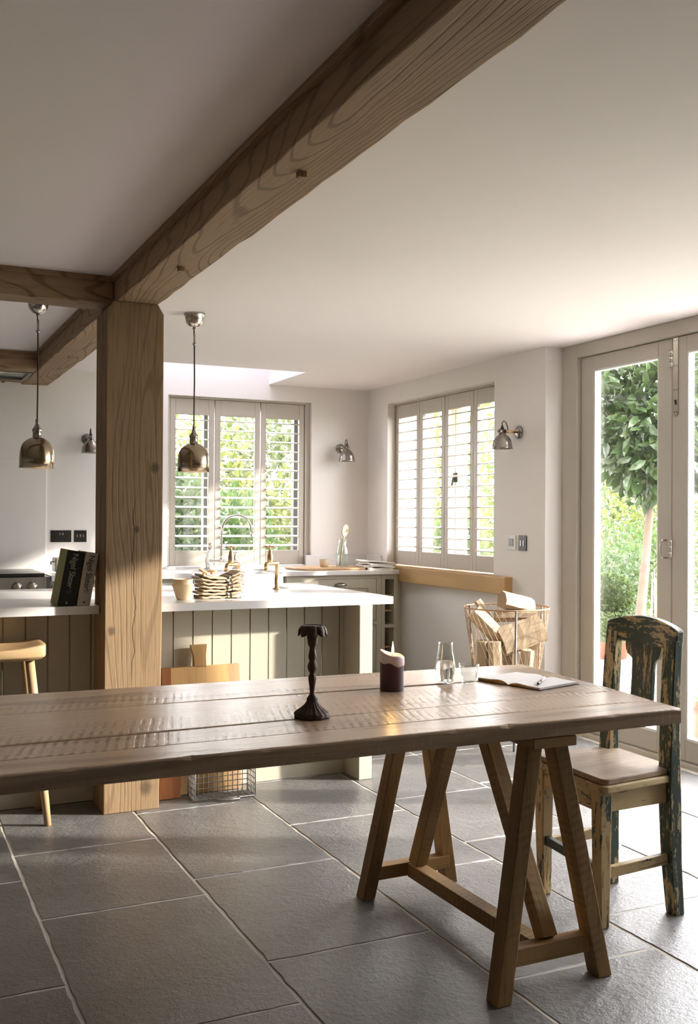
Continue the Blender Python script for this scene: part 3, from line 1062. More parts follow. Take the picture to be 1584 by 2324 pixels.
def bib_tap(loc, label, rot):
    r = thing('pillar_tap', (0, 0, 0), label, 'tap', 'brass taps on the island')
    m = MB()
    m.lathe([(.019, 0), (.021, .003), (.019, .008), (.0115, .012), (.0115, .135), (.0135, .137), (.0135, .15), (.011, .152)], 18)
    m.build('riser', 'tap_brass', r)
    m = MB()
    m.tube([(0, 0, .142), (-.004, 0, .146), (-.06, 0, .146), (-.068, 0, .142), (-.072, 0, .13), (-.073, 0, .112)], [.012, .0125, .0115, .0115, .011, .0105], 14)
    m.lathe([(.0125, .105), (.0125, .114)], 14, (-.073, 0, 0))
    m.build('spout', 'tap_brass', r)
    m = MB()
    m.lathe([(.013, .148), (.0155, .155), (.0155, .19), (.011, .196), (.011, .212), (.006, .216), (.006, .232), (.009, .234), (.009, .242), (0, .245)], 16, (-.045, 0, 0))
    v = m.build('valve', 'tap_brass', r)
    m = MB()
    for a in (0, PI/2):
        d = V((math.cos(a+.4), math.sin(a+.4), 0))
        p = V((-.045, 0, .236))
        m.tube([p-d*.03, p-d*.026, p+d*.026, p+d*.03], [.0058, .004, .004, .0058], 8)
    m.build('cross_handle', 'tap_brass', v)
    r.location = loc
    r.rotation_euler = (0, 0, rot)
    return r


bib_tap((2.02, 5.228, .905), 'brass tap standing alone at the open end of the island', .25)
t2 = bib_tap((1.782, 5.19, .905), 'brass tap half hidden behind the folded napkins', .25)

# ------------------------------------------------------------------ back run
cb = thing('base_cabinet', (3.15, 6.95, 0), 'sage base cabinet with a cup handled drawer right of the sink', 'cabinet')
FY = 6.95
m = MB()
m.box(2.765, 3.545, FY+.02, 7.59, .10, .868)
m.build('carcass', 'sage', cb)
m = MB()
m.box(2.765, 2.895, FY, FY+.02, .10, .868).box(3.505, 3.545, FY, FY+.02, .10, .868).box(2.895, 3.505, FY, FY+.02, .842, .868).box(2.895, 3.505, FY, FY+.02, .10, .13).box(2.895, 3.505, FY, FY+.02, .485, .515)
m.build('face_frame', 'sage', cb)
for i, (z0, z1) in enumerate(((.518, .839), (.133, .482))):
    m = MB()
    a, b, s_ = 2.899, 3.501, .068
    m.box(a, a+s_, FY+.001, FY+.02, z0, z1).box(b-s_, b, FY+.001, FY+.02, z0, z1).box(a+s_, b-s_, FY+.001, FY+.02, z0, z0+s_).box(a+s_, b-s_, FY+.001, FY+.02, z1-s_, z1)
    m.box(a+s_-.002, b-s_+.002, FY+.011, FY+.02, z0+s_-.002, z1-s_+.002)
    dr = m.build('drawer', 'sage', cb)
    m = MB()

    def cup(u, v, zc=z1-.035):
        t_ = -PI/2+PI*u
        ph = v*PI/2
        return (3.20+.050*math.sin(t_)*(.65+.35*math.cos(ph)) if False else 3.20+.05*math.sin(t_)*math.cos(ph*.55), FY-.026*math.sin(ph)*(.35+.65*math.cos(t_)), zc+.021*math.cos(t_)*math.cos(ph)-.012)
    m.grid(cup, 16, 8)
    m.build('cup_handle', 'pewter', dr, solid=.003)
boxes((2.765, 3.545, FY+.05, FY+.07, 0, .10)).build('plinth', 'sage', cb)

wr = thing('bottle_rack', (3.62, 6.95, 0), 'narrow sage wine rack with dark square slots at the end of the counter', 'wine rack')
m = MB()
m.box(3.547, 3.578, FY, 7.55, .08, .868).box(3.655, 3.69, FY, 7.55, .08, .868).box(3.578, 3.655, FY, 7.55, .832, .868)
for z in (.458, .08):
    m.box(3.578, 3.655, FY, 7.55, z, z+.027)
m.build('frame', 'sage', wr)
boxes((3.578, 3.655, 7.3, 7.32, .107, .458), (3.578, 3.655, 7.3, 7.32, .485, .832)).build('back_panel', 'bark', wr)
for z in (.20, .30, .58, .70):
    boxes((3.578, 3.655, FY+.03, 7.3, z, z+.012)).build('shelf', 'tray', wr)
struct(MB().box(3.692, 3.744, 6.99, 7.0, 0, .81), 'trim_8', 'sage')

bwt = MB().box(2.722, 3.70, 6.92, 7.598, .871, .905)
tag(bwt.build('counter_worktop', 'quartz', bevel=.003), 'white quartz counter top right of the sink under the wooden tray', 'worktop')
bwl = MB().box(1.078, 2.04, 6.92, 7.598, .871, .905).box(2.04, 2.722, 7.36, 7.598, .871, .905)
tag(bwl.build('counter_worktop', 'quartz'), 'white quartz counter top carrying the toaster and running behind the sink', 'worktop')
up = MB().box(3.18, 3.744, 7.582, 7.599, .9055, 1.0).box(3.727, 3.744, 7.33, 7.582, .9055, 1.0)
tag(up.build('upstand', 'quartz', bevel=.002), 'low white upstand round the corner behind the wooden tray', 'upstand')

lc = thing('base_cabinet', (1.56, 6.95, 0), 'sage base cabinet under the counter between range and sink', 'cabinet')
boxes((1.078, 2.04, FY+.02, 7.59, .0, .868)).build('carcass', 'sage', lc)
for a, b in ((1.09, 1.56), (1.565, 2.03)):
    m = MB()
    s_ = .07
    for z0, z1 in ((.12, .84),):
        m.box(a, a+s_, FY, FY+.02, z0, z1).box(b-s_, b, FY, FY+.02, z0, z1).box(a+s_, b-s_, FY, FY+.02, z0, z0+s_).box(a+s_, b-s_, FY, FY+.02, z1-s_, z1).box(a+s_, b-s_, FY+.01, FY+.02, z0+s_, z1-s_)
    m.build('door', 'sage', lc)

sk = thing('belfast_sink', (2.38, 7.1, .6), 'deep white ceramic sink below the shuttered window', 'sink')
m = MB()
m.box(2.045, 2.072, 6.90, 7.355, .66, .893).box(2.69, 2.717, 6.90, 7.355, .66, .893).box(2.072, 2.69, 6.90, 6.928, .66, .893).box(2.072, 2.69, 7.327, 7.355, .66, .893).box(2.045, 2.717, 6.90, 7.355, .64, .66)
m.build('basin', 'ceramic', sk)
boxes((2.05, 2.715, FY, 7.57, .0, .638)).build('base_unit', 'sage', sk)

bt = thing('kitchen_mixer_tap', (2.46, 7.47, .905), 'tall nickel tap with a high arched spout at the shuttered window', 'tap')
m = MB()
pts = [(2.425, 7.455, .985), (2.425, 7.455, 1.20)]+[V((2.538, 7.44, 1.205))+V((-.113*math.cos(PI*i/14), -.03*i/14, .113*math.sin(PI*i/14))) for i in range(15)]+[(2.652, 7.41, 1.175)]
m.tube(pts, .0085, 12)
m.lathe([(.0105, 0), (.0105, .03)], 14, (2.652, 7.41, 1.15))
m.build('spout', 'nickel', bt)
m = MB()
m.tube([(2.315, 7.46, .97), (2.425, 7.46, .97), (2.535, 7.46, .97)], [.011, .013, .011], 12)
m.lathe([(.016, .96), (.018, .985), (.012, 1.0)], 14, (2.425, 7.455, 0))
m.build('bridge', 'nickel', bt)
for x in (2.315, 2.535):
    MB().lathe([(.024, .905), (.024, .912), (.013, .918), (.012, .955), (.016, .96), (.016, .99), (.010, 1.0), (.008, 1.03)], 16, (x, 7.46, 0)).build('valve', 'nickel', bt)
    m = MB()
    for a in (.3, .3+PI/2):
        d = V((math.cos(a), math.sin(a), 0))
        p = V((x, 7.46, 1.032))
        m.tube([p-d*.028, p+d*.028], .005, 8)
    m.build('cross_handle', 'nickel', bt)
rs = thing('rinse_spray', (2.30, 7.40, .905), 'slim upright rinse spray with a white handle beside the arched tap', 'spray tap')
MB().lathe([(.02, .905), (.02, .911), (.011, .916), (.010, .95)], 14, (2.305, 7.40, 0)).build('base', 'nickel', rs)
MB().tube([(2.305, 7.40, .95), (2.298, 7.40, .985), (2.302, 7.40, 1.03), (2.315, 7.40, 1.06)], [.012, .012, .014, .012], 12).build('handle', 'ceramic', rs)
MB().tube([(2.315, 7.40, 1.06), (2.318, 7.39, 1.085), (2.308, 7.37, 1.10)], [.012, .014, .012], 12).build('spray_head', 'nickel', rs)

# range cooker on the far wall
rg = thing('range_cooker', (.55, 7.1, 0), 'dark steel range cooker with chrome control dials on the far wall', 'range cooker')
boxes((-.05, 1.072, 6.925, 7.58, .02, .90)).build('body', 'dark_steel', rg)
boxes((-.05, 1.036, 6.93, 7.56, .902, .925)).build('hob', 'black', rg, bevel=.003)
boxes((-.05, 1.03, 6.905, 6.924, .78, .90)).build('control_panel', 'steel', rg)
boxes((1.030, 1.040, 6.90, 6.922, .30, .905)).build('side_trim', 'steel', rg)
for kx in (.856, .952, .72):
    kn = MB().lathe([(.034, 0), (.034, .006), (.027, .010), (.027, .022), (.014, .026), (0, .027)], 24, (kx, 6.904, .838), (0, -1, 0)).build('dial', 'nickel', rg)
    MB().bar((kx, 6.885, .842), (kx, 6.882, .885), .011, .012, (0, -1, 0), .006, .006).build('lever', 'nickel', kn)
boxes((.02, .98, 6.905, 6.922, .12, .72)).build('oven_door', 'dark_steel', rg)
MB().tube([(.06, 6.905, .68), (.06, 6.87, .68), (.94, 6.87, .68), (.94, 6.905, .68)], .01, 10).build('rail', 'nickel', rg)
struct(MB().box(-.9, 1.14, 7.586, 7.599, .906, 1.712), 'trim_9', 'splash', bevel=.002)

to = thing('toaster', (1.24, 7.28, .905), 'cream enamel toaster on the counter behind the books', 'toaster')
MB().box(1.145, 1.40, 7.19, 7.35, .915, 1.015).build('body', 'toaster', to, bevel=.014, seg=3)
MB().box(1.19, 1.37, 7.235, 7.265, 1.012, 1.0165).box(1.19, 1.37, 7.285, 7.315, 1.012, 1.0165).build('slot', 'black', to)
MB().tube([(1.144, 7.27, .985), (1.128, 7.27, .985), (1.128, 7.27, .965)], .006, 8).build('lever', 'nickel', to)
MB().box(1.24, 1.29, 7.186, 7.192, .935, .945).build('control', 'black', to)
for x in (1.17, 1.375):
    MB().lathe([(.010, .905), (.010, .917)], 10, (x, 7.22, 0)).build('foot', 'black', to)

# wall plates
def plate(name, u0, u1, z0, z1, wall, label, cat, parts):
    r = thing(name, ((u0+u1)/2, 7.598, z0) if wall == 'b' else (3.744, (u0+u1)/2, z0), label, cat)
    def B(a, b, c, d, t0, t1):
        return (a, b, 7.5995-t1, 7.5995-t0, c, d) if wall == 'b' else (3.7445-t1, 3.7445-t0, a, b, c, d)
    MB().box(*B(u0, u1, z0, z1, 0, .006)).build('plate', parts[0], r, bevel=.001, seg=1)
    for a, b, c, d, nm, mt in parts[1:]:
        MB().box(*B(a, b, c, d, .006, .009)).build(nm, mt, r)
    return r


plate('wall_socket', 1.175, 1.322, 1.114, 1.20, 'b', 'black double wall socket above the counter left of the pillar', 'socket',
      ['black', (1.235, 1.245, 1.165, 1.182, 'switch', 'pewter'), (1.255, 1.265, 1.165, 1.182, 'switch', 'pewter')])
plate('light_switch', 1.342, 1.432, 1.114, 1.20, 'b', 'black toggle switch plate close to the pillar above the toaster', 'switch',
      ['black', (1.36, 1.367, 1.15, 1.17, 'toggle', 'nickel'), (1.383, 1.390, 1.15, 1.17, 'toggle', 'nickel'), (1.405, 1.412, 1.15, 1.17, 'toggle', 'nickel')])
plate('thermostat', 5.440, 5.535, 1.103, 1.197, 'r', 'white thermostat with grey display beside the side window', 'thermostat',
      ['window_white', (5.463, 5.512, 1.125, 1.175, 'display', 'dark_steel')])
plate('light_switch', 5.320, 5.408, 1.100, 1.197, 'r', 'black switch plate next to the white thermostat', 'switch',
      ['black', (5.345, 5.352, 1.13, 1.165, 'toggle', 'nickel'), (5.376, 5.383, 1.13, 1.165, 'toggle', 'nickel')])


# ------------------------------------------------------------------ lamps
def pendant(loc, label):
    r = thing('pendant_lamp', (0, 0, 0), label, 'pendant lamp', 'brass pendants over the island')
    MB().lathe([(.056, 0), (.056, -.010), (.050, -.013), (.049, -.030), (.042, -.052), (.026, -.068), (.010, -.074), (0, -.074)], 28).build('ceiling_rose', 'nickel', r)
    MB().lathe([(.008, -.072), (.010, -.08), (.006, -.085), (.005, -.15), (.009, -.152), (.009, -.163), (.004, -.166)], 12).build('stem', 'pewter', r)
    MB().tube([(0, 0, -.16), (.002, 0, -.35), (0, 0, -.60)], .0038, 8).build('cable', 'cable', r)
    MB().lathe([(.004, -.585), (.009, -.592), (.008, -.61), (.012, -.622), (.024, -.640), (.024, -.648), (.021, -.650), (.021, -.682), (.026, -.684)], 20).build('lamp_holder', 'pewter', r)
    out = [(.024, -.680), (.034, -.683), (.050, -.692), (.066, -.707), (.076, -.727), (.081, -.752), (.083, -.785), (.084, -.828)]
    s = MB().lathe(out+[(.082, -.828)]+[(a-.002, b-.002) for a, b in out[::-1][1:]]+[(.0, -.684)], 40).build('shade', 'brass', r)
    MB().lathe([(.0815, -.8275), (.0812, -.785), (.079, -.752), (.074, -.73), (.064, -.712)], 32).build('lining', 'brass_in', s)
    MB().lathe([(0, -.70), (.012, -.70), (.014, -.72), (.026, -.745), (.03, -.765), (.02, -.79), (0, -.797)], 16).build('bulb', 'ceramic', r)
    r.location = loc
    return r


pendant((1.517, 5.14, CZ), 'brass dome pendant hanging in front of the shuttered sink window')
pendant((.727, 5.14, CZ), 'brass dome pendant hanging left of the pillar, its rose behind the cross beam')


def wall_lamp(loc, rot, label, swing=0.0):
    """built with the wall at y=0 and the arm reaching along -y"""
    r = thing('wall_lamp', (0, 0, 0), label, 'wall lamp', 'pewter bracket lamps')
    MB().lathe([(.040, 0), (.040, .008), (.030, .016), (.014, .020), (0, .020)], 22, (0, 0, 0), (0, -1, 0)).build('backplate', 'pewter', r)
    MB().tube([(0, -.018, 0), (0, -.06, 0), (0, -.115, 0)], [.008, .0105, .0095], 12).build('arm', 'tap_brass', r)
    MB().lathe([(.014, -.115), (.016, -.11), (.016, -.15), (.014, -.155)], 14, (0, 0, 0), (0, 1, 0)).lathe([(.006, .155), (.007, .165), (.0, .17)], 10, (0, 0, 0), (0, -1, 0)).build('knuckle', 'pewter', r)
    out = [(.018, .0), (.024, -.012), (.040, -.026), (.054, -.047), (.061, -.070), (.064, -.095), (.070, -.104)]
    s = MB().lathe(out+[(.068, -.104)]+[(a-.002, b-.001) for a, b in out[::-1][1:]], 30, (0, -.13, -.006)).build('shade', 'pewter', r)
    MB().lathe([(0, -.03), (.02, -.03), (.026, -.055), (.02, -.08), (0, -.086)], 14, (0, -.13, -.006)).build('bulb', 'ceramic', s)
    MB().lathe([(.012, .01), (.012, .02), (.006, .036), (.004, .04)], 12, (0, -.13, 0)).tube([(0, -.13, .03), (0, -.132, .055), (0, -.118, .068), (0, -.10, .055), (0, -.09, .03), (0, -.088, .005)], .0032, 8).build('cable', 'cable', r)
    r.location = loc
    r.rotation_euler = (0, 0, rot)
    return r


wall_lamp((3.49, YB, 1.873), 0, 'pewter bracket lamp on the back wall between the two windows')
wall_lamp((3.745, 5.41, 1.857), -PI/2, 'pewter bracket lamp over the switches by the side window')
wall_lamp((1.434, YB, 1.873), 0, 'pewter bracket lamp half hidden behind the oak pillar')
# ------------------------------------------------------------------ dining table on trestles
tb = thing('dining_table', (1.1, 2.72, 0), 'long reclaimed plank dining table on sawn trestles in the foreground', 'dining table')
tb['label'] = 'long reclaimed plank dining table standing on sawn timber trestles'


def plank(yl0, yl1, yr0, yr1, xl, xr0, xr1, seed, zt=.757, th=.047, nick=0.0):
    rr = random.Random(seed)
    n = 110
    ro = [rr.uniform(0, 20) for _ in range(3)]
    vs_, gr, fs = [], [], []
    ph = rr.uniform(0, 6)
    cnt = 10
    for i in range(n+1):
        t_ = i/n
        y0 = yl0+(yr0-yl0)*t_
        y1 = yl1+(yr1-yl1)*t_
        e0 = rr.gauss(0, .00025)+.0012*math.sin(t_*17+ph)
        e1 = rr.gauss(0, .0003)+.0008*math.sin(t_*19+ph)
        nk = rr.uniform(.002, .005) if nick and rr.random() < .06 else 0
        dz = .0009*math.sin(t_*9+ph)
        r_ = .005+abs(e0)*.8
        w = y1-y0
        ring = [(y0+e0, zt-th+.004), (y0+e0, zt-r_-nk), (y0+e0+r_*.35+nk*.6, zt-r_*.3+dz-nk*.6), (y0+e0+r_+nk, zt+dz), (y0+w*.5, zt+dz), (y1-e1-.004, zt+dz), (y1-e1-.0012, zt-.0015+dz), (y1-e1, zt-.006), (y1-e1, zt-th+.003), (y0+w*.5, zt-th)]
        for y, z in ring:
            f_ = (y-yl0)/(yl1-yl0)
            xr = xr0+(xr1-xr0)*f_
            x = xl+(xr-xl)*t_
            vs_.append((x, y, z))
            gr.append((x+ro[0], y+ro[1], z*2+ro[2]))
    for i in range(n):
        for k in range(cnt):
            fs.append((i*cnt+k, i*cnt+(k+1) % cnt, (i+1)*cnt+(k+1) % cnt, (i+1)*cnt+k))
    fs += [tuple(range(cnt-1, -1, -1)), tuple(n*cnt+k for k in range(cnt))]
    m = MB()
    m.add(vs_, fs, gr)
    return m


TL = -.85
plank(2.235, 2.366, 2.245, 2.380, TL, 2.118, 2.130, 1, nick=1).build('plank', 'table_top', tb)
plank(2.371, 2.497, 2.383, 2.560, TL, 2.130, 2.148, 2, zt=.7562).build('plank', 'table_sawn', tb)
plank(2.4985, 2.925, 2.561, 2.880, TL, 2.148, 2.184, 3).build('plank', 'table_sawn', tb)
plank(2.930, 3.285, 2.884, 3.165, TL, 2.184, 2.212, 4, zt=.7575).build('plank', 'table_top', tb)


def trestle(dx):
    def P(x, y, z):
        return (x+dx, y, z)
    up = (0, 1, 0)
    a, b = .042, .055
    for p, q in (((1.533, 2.298, 0), (1.640, 2.312, .683)), ((1.897, 2.330, 0), (1.728, 2.318, .683)), ((1.540, 3.125, 0), (1.662, 3.06, .683)), ((1.885, 3.155, 0), (1.735, 3.07, .683))):
        p, q = V(P(*p)), V(P(*q))
        d = (q-p)/(q.z-p.z)
        m = MB()
        ca, cb = p, q
        def ring(c):
            return [(c.x-a*.56, c.y-b/2, c.z), (c.x+a*.56, c.y-b/2, c.z), (c.x+a*.56, c.y+b/2, c.z), (c.x-a*.56, c.y+b/2, c.z)]
        m.hexa(ring(ca), ring(cb))
        m.build('leg', 'trestle', tb, bevel=.003)
    MB().box(1.605+dx, 1.748+dx, 2.245, 3.13, .683, .711, 1).build('top_rail', 'trestle', tb, bevel=.003)
    MB().bar(P(1.575, 2.334, .101), P(1.868, 2.340, .099), .045, .048).build('cross_rail', 'trestle', tb, bevel=.002)
    MB().bar(P(1.580, 3.125, .083), P(1.865, 3.135, .081), .045, .046).build('cross_rail', 'trestle', tb, bevel=.002)
    MB().bar(P(1.718, 2.357, .088), P(1.718, 3.105, .080), .052, .046).build('stretcher', 'trestle', tb, bevel=.002)
    MB().bar(P(1.722, 3.088, .102), P(1.700, 2.80, .690), .046, .05, (0, 1, 0)).build('brace', 'trestle', tb, bevel=.002)
    MB().bar(P(1.728, 2.352, .122), P(1.706, 2.66, .690), .046, .05, (0, 1, 0)).build('brace', 'trestle', tb, bevel=.002)


trestle(0)
trestle(-2.05)

# ------------------------------------------------------------------ painted chair
ch = thing('dining_chair', (2.25, 2.75, 0), 'worn wooden chair with flaking dark green and cream paint at the table end', 'chair')


def post(path, sx, sy, mat):
    """path: (x, y, z) of the low-x low-y corner"""
    m = MB()
    vs_, gr, fs = [], [], []
    ro = [random.uniform(0, 20) for _ in range(3)]
    for (x, y, z), wx, wy in zip(path, sx, sy):
        ring = [(x, y), (x+wx, y), (x+wx, y+wy), (x, y+wy)]
        for i, (px_, py_) in enumerate(ring):
            vs_.append((px_, py_, z))
            gr.append((z+ro[0], px_+ro[1], py_+ro[2]))
    n = len(path)
    for i in range(n-1):
        for k in range(4):
            fs.append((i*4+k, i*4+(k+1) % 4, i*4+4+(k+1) % 4, i*4+4+k))
    fs += [(3, 2, 1, 0), tuple((n-1)*4+k for k in range(4))]
    m.add(vs_, fs, gr)
    return m.build('leg', mat, ch, bevel=.004)


post([(2.393, 2.557, 0), (2.378, 2.560, .18), (2.372, 2.560, .35), (2.372, 2.560, .48), (2.378, 2.562, .62), (2.390, 2.568, .78), (2.404, 2.574, .90)],
     [.040, .046, .050, .046, .038, .036, .034], [.046, .052, .056, .058, .058, .058, .058], 'chair_green')
post([(2.392, 2.880, 0), (2.392, 2.888, .18), (2.392, 2.892, .35), (2.396, 2.896, .48), (2.404, 2.896, .62), (2.416, 2.896, .78), (2.428, 2.896, .90)],
     [.040, .046, .050, .046, .038, .036, .034], [.044, .050, .054, .056, .056, .056, .056], 'chair_green')
for (x, y) in ((2.088, 2.563), (2.100, 2.885)):
    post([(x+.012, y+.008, 0), (x+.004, y+.003, .2), (x, y, .438)], [.034, .042, .048], [.036, .044, .048], 'chair_cream')


def backpt(s, z, d):
    """s along the back from the near post outer edge, d depth; leans with height"""
    lean = (z-.48)*.085
    y = 2.566+s+.02*(z-.48)
    x = 2.374+lean+s*.066+d-.012*math.sin(PI*min(max(s/.386, 0), 1))*-1
    return (x, y, z)


poly = []
W_ = .384
for i in range(17):
    s_ = W_*i/16
    poly.append((s_, .934+.030*math.sin(PI*i/16)**.8))
low = [(W_, .868), (.305, .872), (.296, .868), (.292, .852), (.284, .842), (.27, .838), (.115, .838), (.10, .842), (.092, .852), (.088, .868), (.079, .872), (0, .868)]
low = [(W_, .872), (0, .872)]
poly = poly[::-1]
crest = MB()
n_ = 24
vs_, gr, fs = [], [], []
for i in range(n_+1):
    s_ = W_*i/n_
    zt_ = .930+.034*math.sin(PI*i/n_)**.75
    for z, d in ((.868, -.002), (zt_, -.002), (zt_, .032), (.868, .032)):
        vs_.append(backpt(s_, z, d))
        gr.append((s_, z, d))
for i in range(n_):
    for k in range(4):
        fs.append((i*4+k, i*4+(k+1) % 4, i*4+4+(k+1) % 4, i*4+4+k))
fs += [(3, 2, 1, 0), tuple(n_*4+k for k in range(4))]
crest.add(vs_, fs, gr).build('crest_rail', 'chair_green', ch, bevel=.006, seg=3)
sp = []
c_ = W_/2
prof = [(.0585, .635), (.056, .70), (.055, .78), (.058, .812), (.070, .818), (.084, .826), (.093, .840), (.096, .856), (.096, .870)]
sp = [(c_-a, z) for a, z in prof]+[(c_+a, z) for a, z in prof[::-1]]
MB().prism(sp, lambda a, b, d: backpt(a, b, d), .006, .024, 1).build('splat', 'chair_green', ch, bevel=.002, seg=1)
MB().prism([(.05, .608), (W_-.05, .608), (W_-.05, .645), (.05, .645)], lambda a, b, d: backpt(a, b, d), .004, .028).build('back_rail', 'chair_green', ch, bevel=.003)


def seat_poly(g):
    cs = [(2.082-g, 2.540-g), (2.375, 2.572-g), (2.375, 2.625+g*0), (2.425, 2.625), (2.430, 2.89), (2.388, 2.893), (2.388, 2.938+g), (2.098-g, 2.925+g)]
    out = []
    rad = .030
    a, b = V((*cs[0], 0)), None
    n0 = V((*cs[-1], 0))
    n1 = V((*cs[1], 0))
    u, w = (n0-a).normalized(), (n1-a).normalized()
    for i in range(7):
        t_ = i/6
        p0, p1, p2 = a+u*rad, a, a+w*rad
        q = p0*(1-t_)**2+p1*2*t_*(1-t_)+p2*t_**2
        out.append((q.x, q.y))
    out += cs[1:-1]
    a = V((*cs[-1], 0))
    u, w = (V((*cs[-2], 0))-a).normalized(), (V((*cs[0], 0))-a).normalized()
    for i in range(7):
        t_ = i/6
        q = (a+u*rad)*(1-t_)**2+a*2*t_*(1-t_)+(a+w*rad)*t_**2
        out.append((q.x, q.y))
    return out


MB().prism(seat_poly(-.004), lambda a, b, d: (a, b, d), .463, .481).build('seat', 'seat', ch, bevel=.003)
MB().prism(seat_poly(.006), lambda a, b, d: (a, b, d), .438, .462).build('seat_rim', 'chair_cream', ch, bevel=.006, seg=3)
MB().bar((2.125, 2.580, .404), (2.375, 2.592, .404), .022, .068).build('apron', 'chair_cream', ch, bevel=.002)
MB().bar((2.130, 2.912, .404), (2.395, 2.920, .404), .022, .068).build('apron', 'chair_cream', ch, bevel=.002)
MB().bar((2.106, 2.605, .404), (2.116, 2.888, .404), .022, .068).build('apron', 'chair_cream', ch, bevel=.002)
MB().bar((2.395, 2.615, .404), (2.412, 2.90, .404), .022, .068).build('apron', 'chair_cream', ch, bevel=.002)
MB().bar((2.125, 2.588, .172), (2.382, 2.588, .184), .022, .034).build('side_stretcher', 'chair_cream', ch, bevel=.002)
MB().bar((2.138, 2.910, .172), (2.396, 2.915, .184), .022, .034).build('side_stretcher', 'chair_cream', ch, bevel=.002)
MB().bar((2.112, 2.600, .180), (2.124, 2.890, .190), .022, .030).build('front_stretcher', 'chair_green', ch, bevel=.002)

# ------------------------------------------------------------------ stool
st = thing('bar_stool', (.45, 4.53, 0), 'pale wooden saddle seat stool tucked against the island', 'stool')
m = MB()
xs0, xs1, ys0, ys1 = .232, .672, 4.375, 4.672


def seat_s(u, v, top):
    sx_ = 2*u-1
    sy_ = 2*v-1
    k = 1-.10*abs(sx_)**4
    x = (xs0+xs1)/2+(xs1-xs0)/2*sx_*(1-.06*abs(sy_)**4)
    y = (ys0+ys1)/2+(ys1-ys0)/2*sy_*k
    e = max(abs(sx_), abs(sy_))
    if top:
        z = .748+.018*sx_*sx_-.016*(1-abs(sx_)**2)*(1-sy_*sy_)-.004*max(0, e-.9)*10
    else:
        z = .698-.006*(1-e**3)+.014*max(0, (e-.75)/.25)**2
    return (x, y, z)


nu, nv = 20, 14
vs_ = [seat_s(i/nu, j/nv, True) for i in range(nu+1) for j in range(nv+1)]
nb = len(vs_)
vs_ += [seat_s(i/nu, j/nv, False) for i in range(nu+1) for j in range(nv+1)]
fs = []
for i in range(nu):
    for j in range(nv):
        a = i*(nv+1)+j
        fs.append((a, a+nv+1, a+nv+2, a+1))
        fs.append(tuple(q+nb for q in (a, a+1, a+nv+2, a+nv+1)))
for i in range(nu):
    for j in (0, nv):
        a, b = i*(nv+1)+j, (i+1)*(nv+1)+j
        fs.append((a, b, b+nb, a+nb) if j else (b, a, a+nb, b+nb))
for j in range(nv):
    for i in (0, nu):
        a, b = i*(nv+1)+j, i*(nv+1)+j+1
        fs.append((a, b, b+nb, a+nb))
m.add(vs_, fs, [(p[0], p[1], p[2]) for p in vs_], True)
m.build('seat', 'stool', st, bevel=.006, seg=2)
for top, foot in (((.605, 4.445, .70), (.679, 4.405, 0)), ((.605, 4.60, .70), (.676, 4.655, 0)), ((.30, 4.445, .70), (.226, 4.405, 0)), ((.30, 4.60, .70), (.229, 4.655, 0))):
    p, q = V(top), V(foot)
    MB().tube([p, p.lerp(q, .3), p.lerp(q, .7), q], [.019, .020, .018, .0145], 16).build('leg', 'stool', st)
for a in ((.298, 4.448, .69), (.298, 4.60, .69)):
    pass

# ------------------------------------------------------------------ things on the table
cs = thing('candlestick', (1.09, 2.548, .757), 'tall rusty iron candlestick with a petal cup and no candle', 'candlestick')
PR = [(390, 2150), (400, 2120), (392, 2050), (352, 2020), (270, 1960), (185, 1890), (140, 1830), (112, 1780), (118, 1745), (100, 1700), (62, 1650), (52, 1590), (62, 1500), (78, 1400), (92, 1310), (82, 1240),
      (56, 1200), (60, 1175), (88, 1130), (112, 1060), (104, 1010), (88, 960), (64, 925), (80, 880), (92, 810), (78, 740), (62, 660), (66, 610), (96, 565), (108, 510), (112, 470), (132, 340), (150, 250)]
prof = [(r/8050, .757+(2150-y)/8050) for r, y in PR]


def flute(t_, z):
    h = z-.757
    if h < .005:
        return 1+.035*math.cos(8*t_)
    if h < .052:
        return 1+.05*math.cos(18*t_)*min(1, (h-.005)/.01)
    return 1+.03*math.cos(8*t_) if .10 < h < .15 else 1


m = MB().lathe(prof, 72, (1.09, 2.548, 0), wob=flute)
m.build('stem', 'rust', cs)
m = MB()


def petal(u, v):
    t_ = 2*PI*u
    pet = abs(math.sin(4*t_))**.6
    pts = [(.0165, .236), (.024, .2475), (.0275, .2495), (.032, .247), (.0365+.0015*pet, .239), (.0375+.002*pet, .233-.012*pet)]
    k = v*(len(pts)-1)
    i = min(int(k), len(pts)-2)
    f = k-i
    r = pts[i][0]+(pts[i+1][0]-pts[i][0])*f
    z = pts[i][1]+(pts[i+1][1]-pts[i][1])*f
    r *= (1-.20*v*(1-pet))
    return (1.09+r*math.cos(t_), 2.548+r*math.sin(t_), .757+z)


m.grid(petal, 96, 12)
m.build('petal_cup', 'rust', cs, solid=.0022)
MB().lathe([(.026, 1.0055), (.020, 1.0045), (.0165, .996), (.016, .978), (0, .978)], 28, (1.09, 2.548, 0)).build('socket', 'rust', cs)

cx, cyy = 1.494, 2.852
ca = thing('pillar_candle', (cx, cyy, .757), 'lit plum pillar candle with a pale melted rim', 'candle')


def zt_(t_):
    return .870+.009*max(0, math.cos(t_-2.7))-.005*math.cos(t_-5.6)+.0015*math.sin(3*t_)


def zb_(t_):
    return .844-.008*math.cos(t_+1.4)+.004*math.sin(2*t_)+.003*math.sin(5*t_)


m = MB()
m.grid(lambda u, v: ((cx+(.0378-.0006*math.sin(9*u*2*PI)*v)*math.cos(2*PI*u), cyy+(.0378)*math.sin(2*PI*u), .757+(zb_(2*PI*u)+.006-.757)*v)), 48, 8)
m.build('body', 'wax_dark', ca)
m = MB()


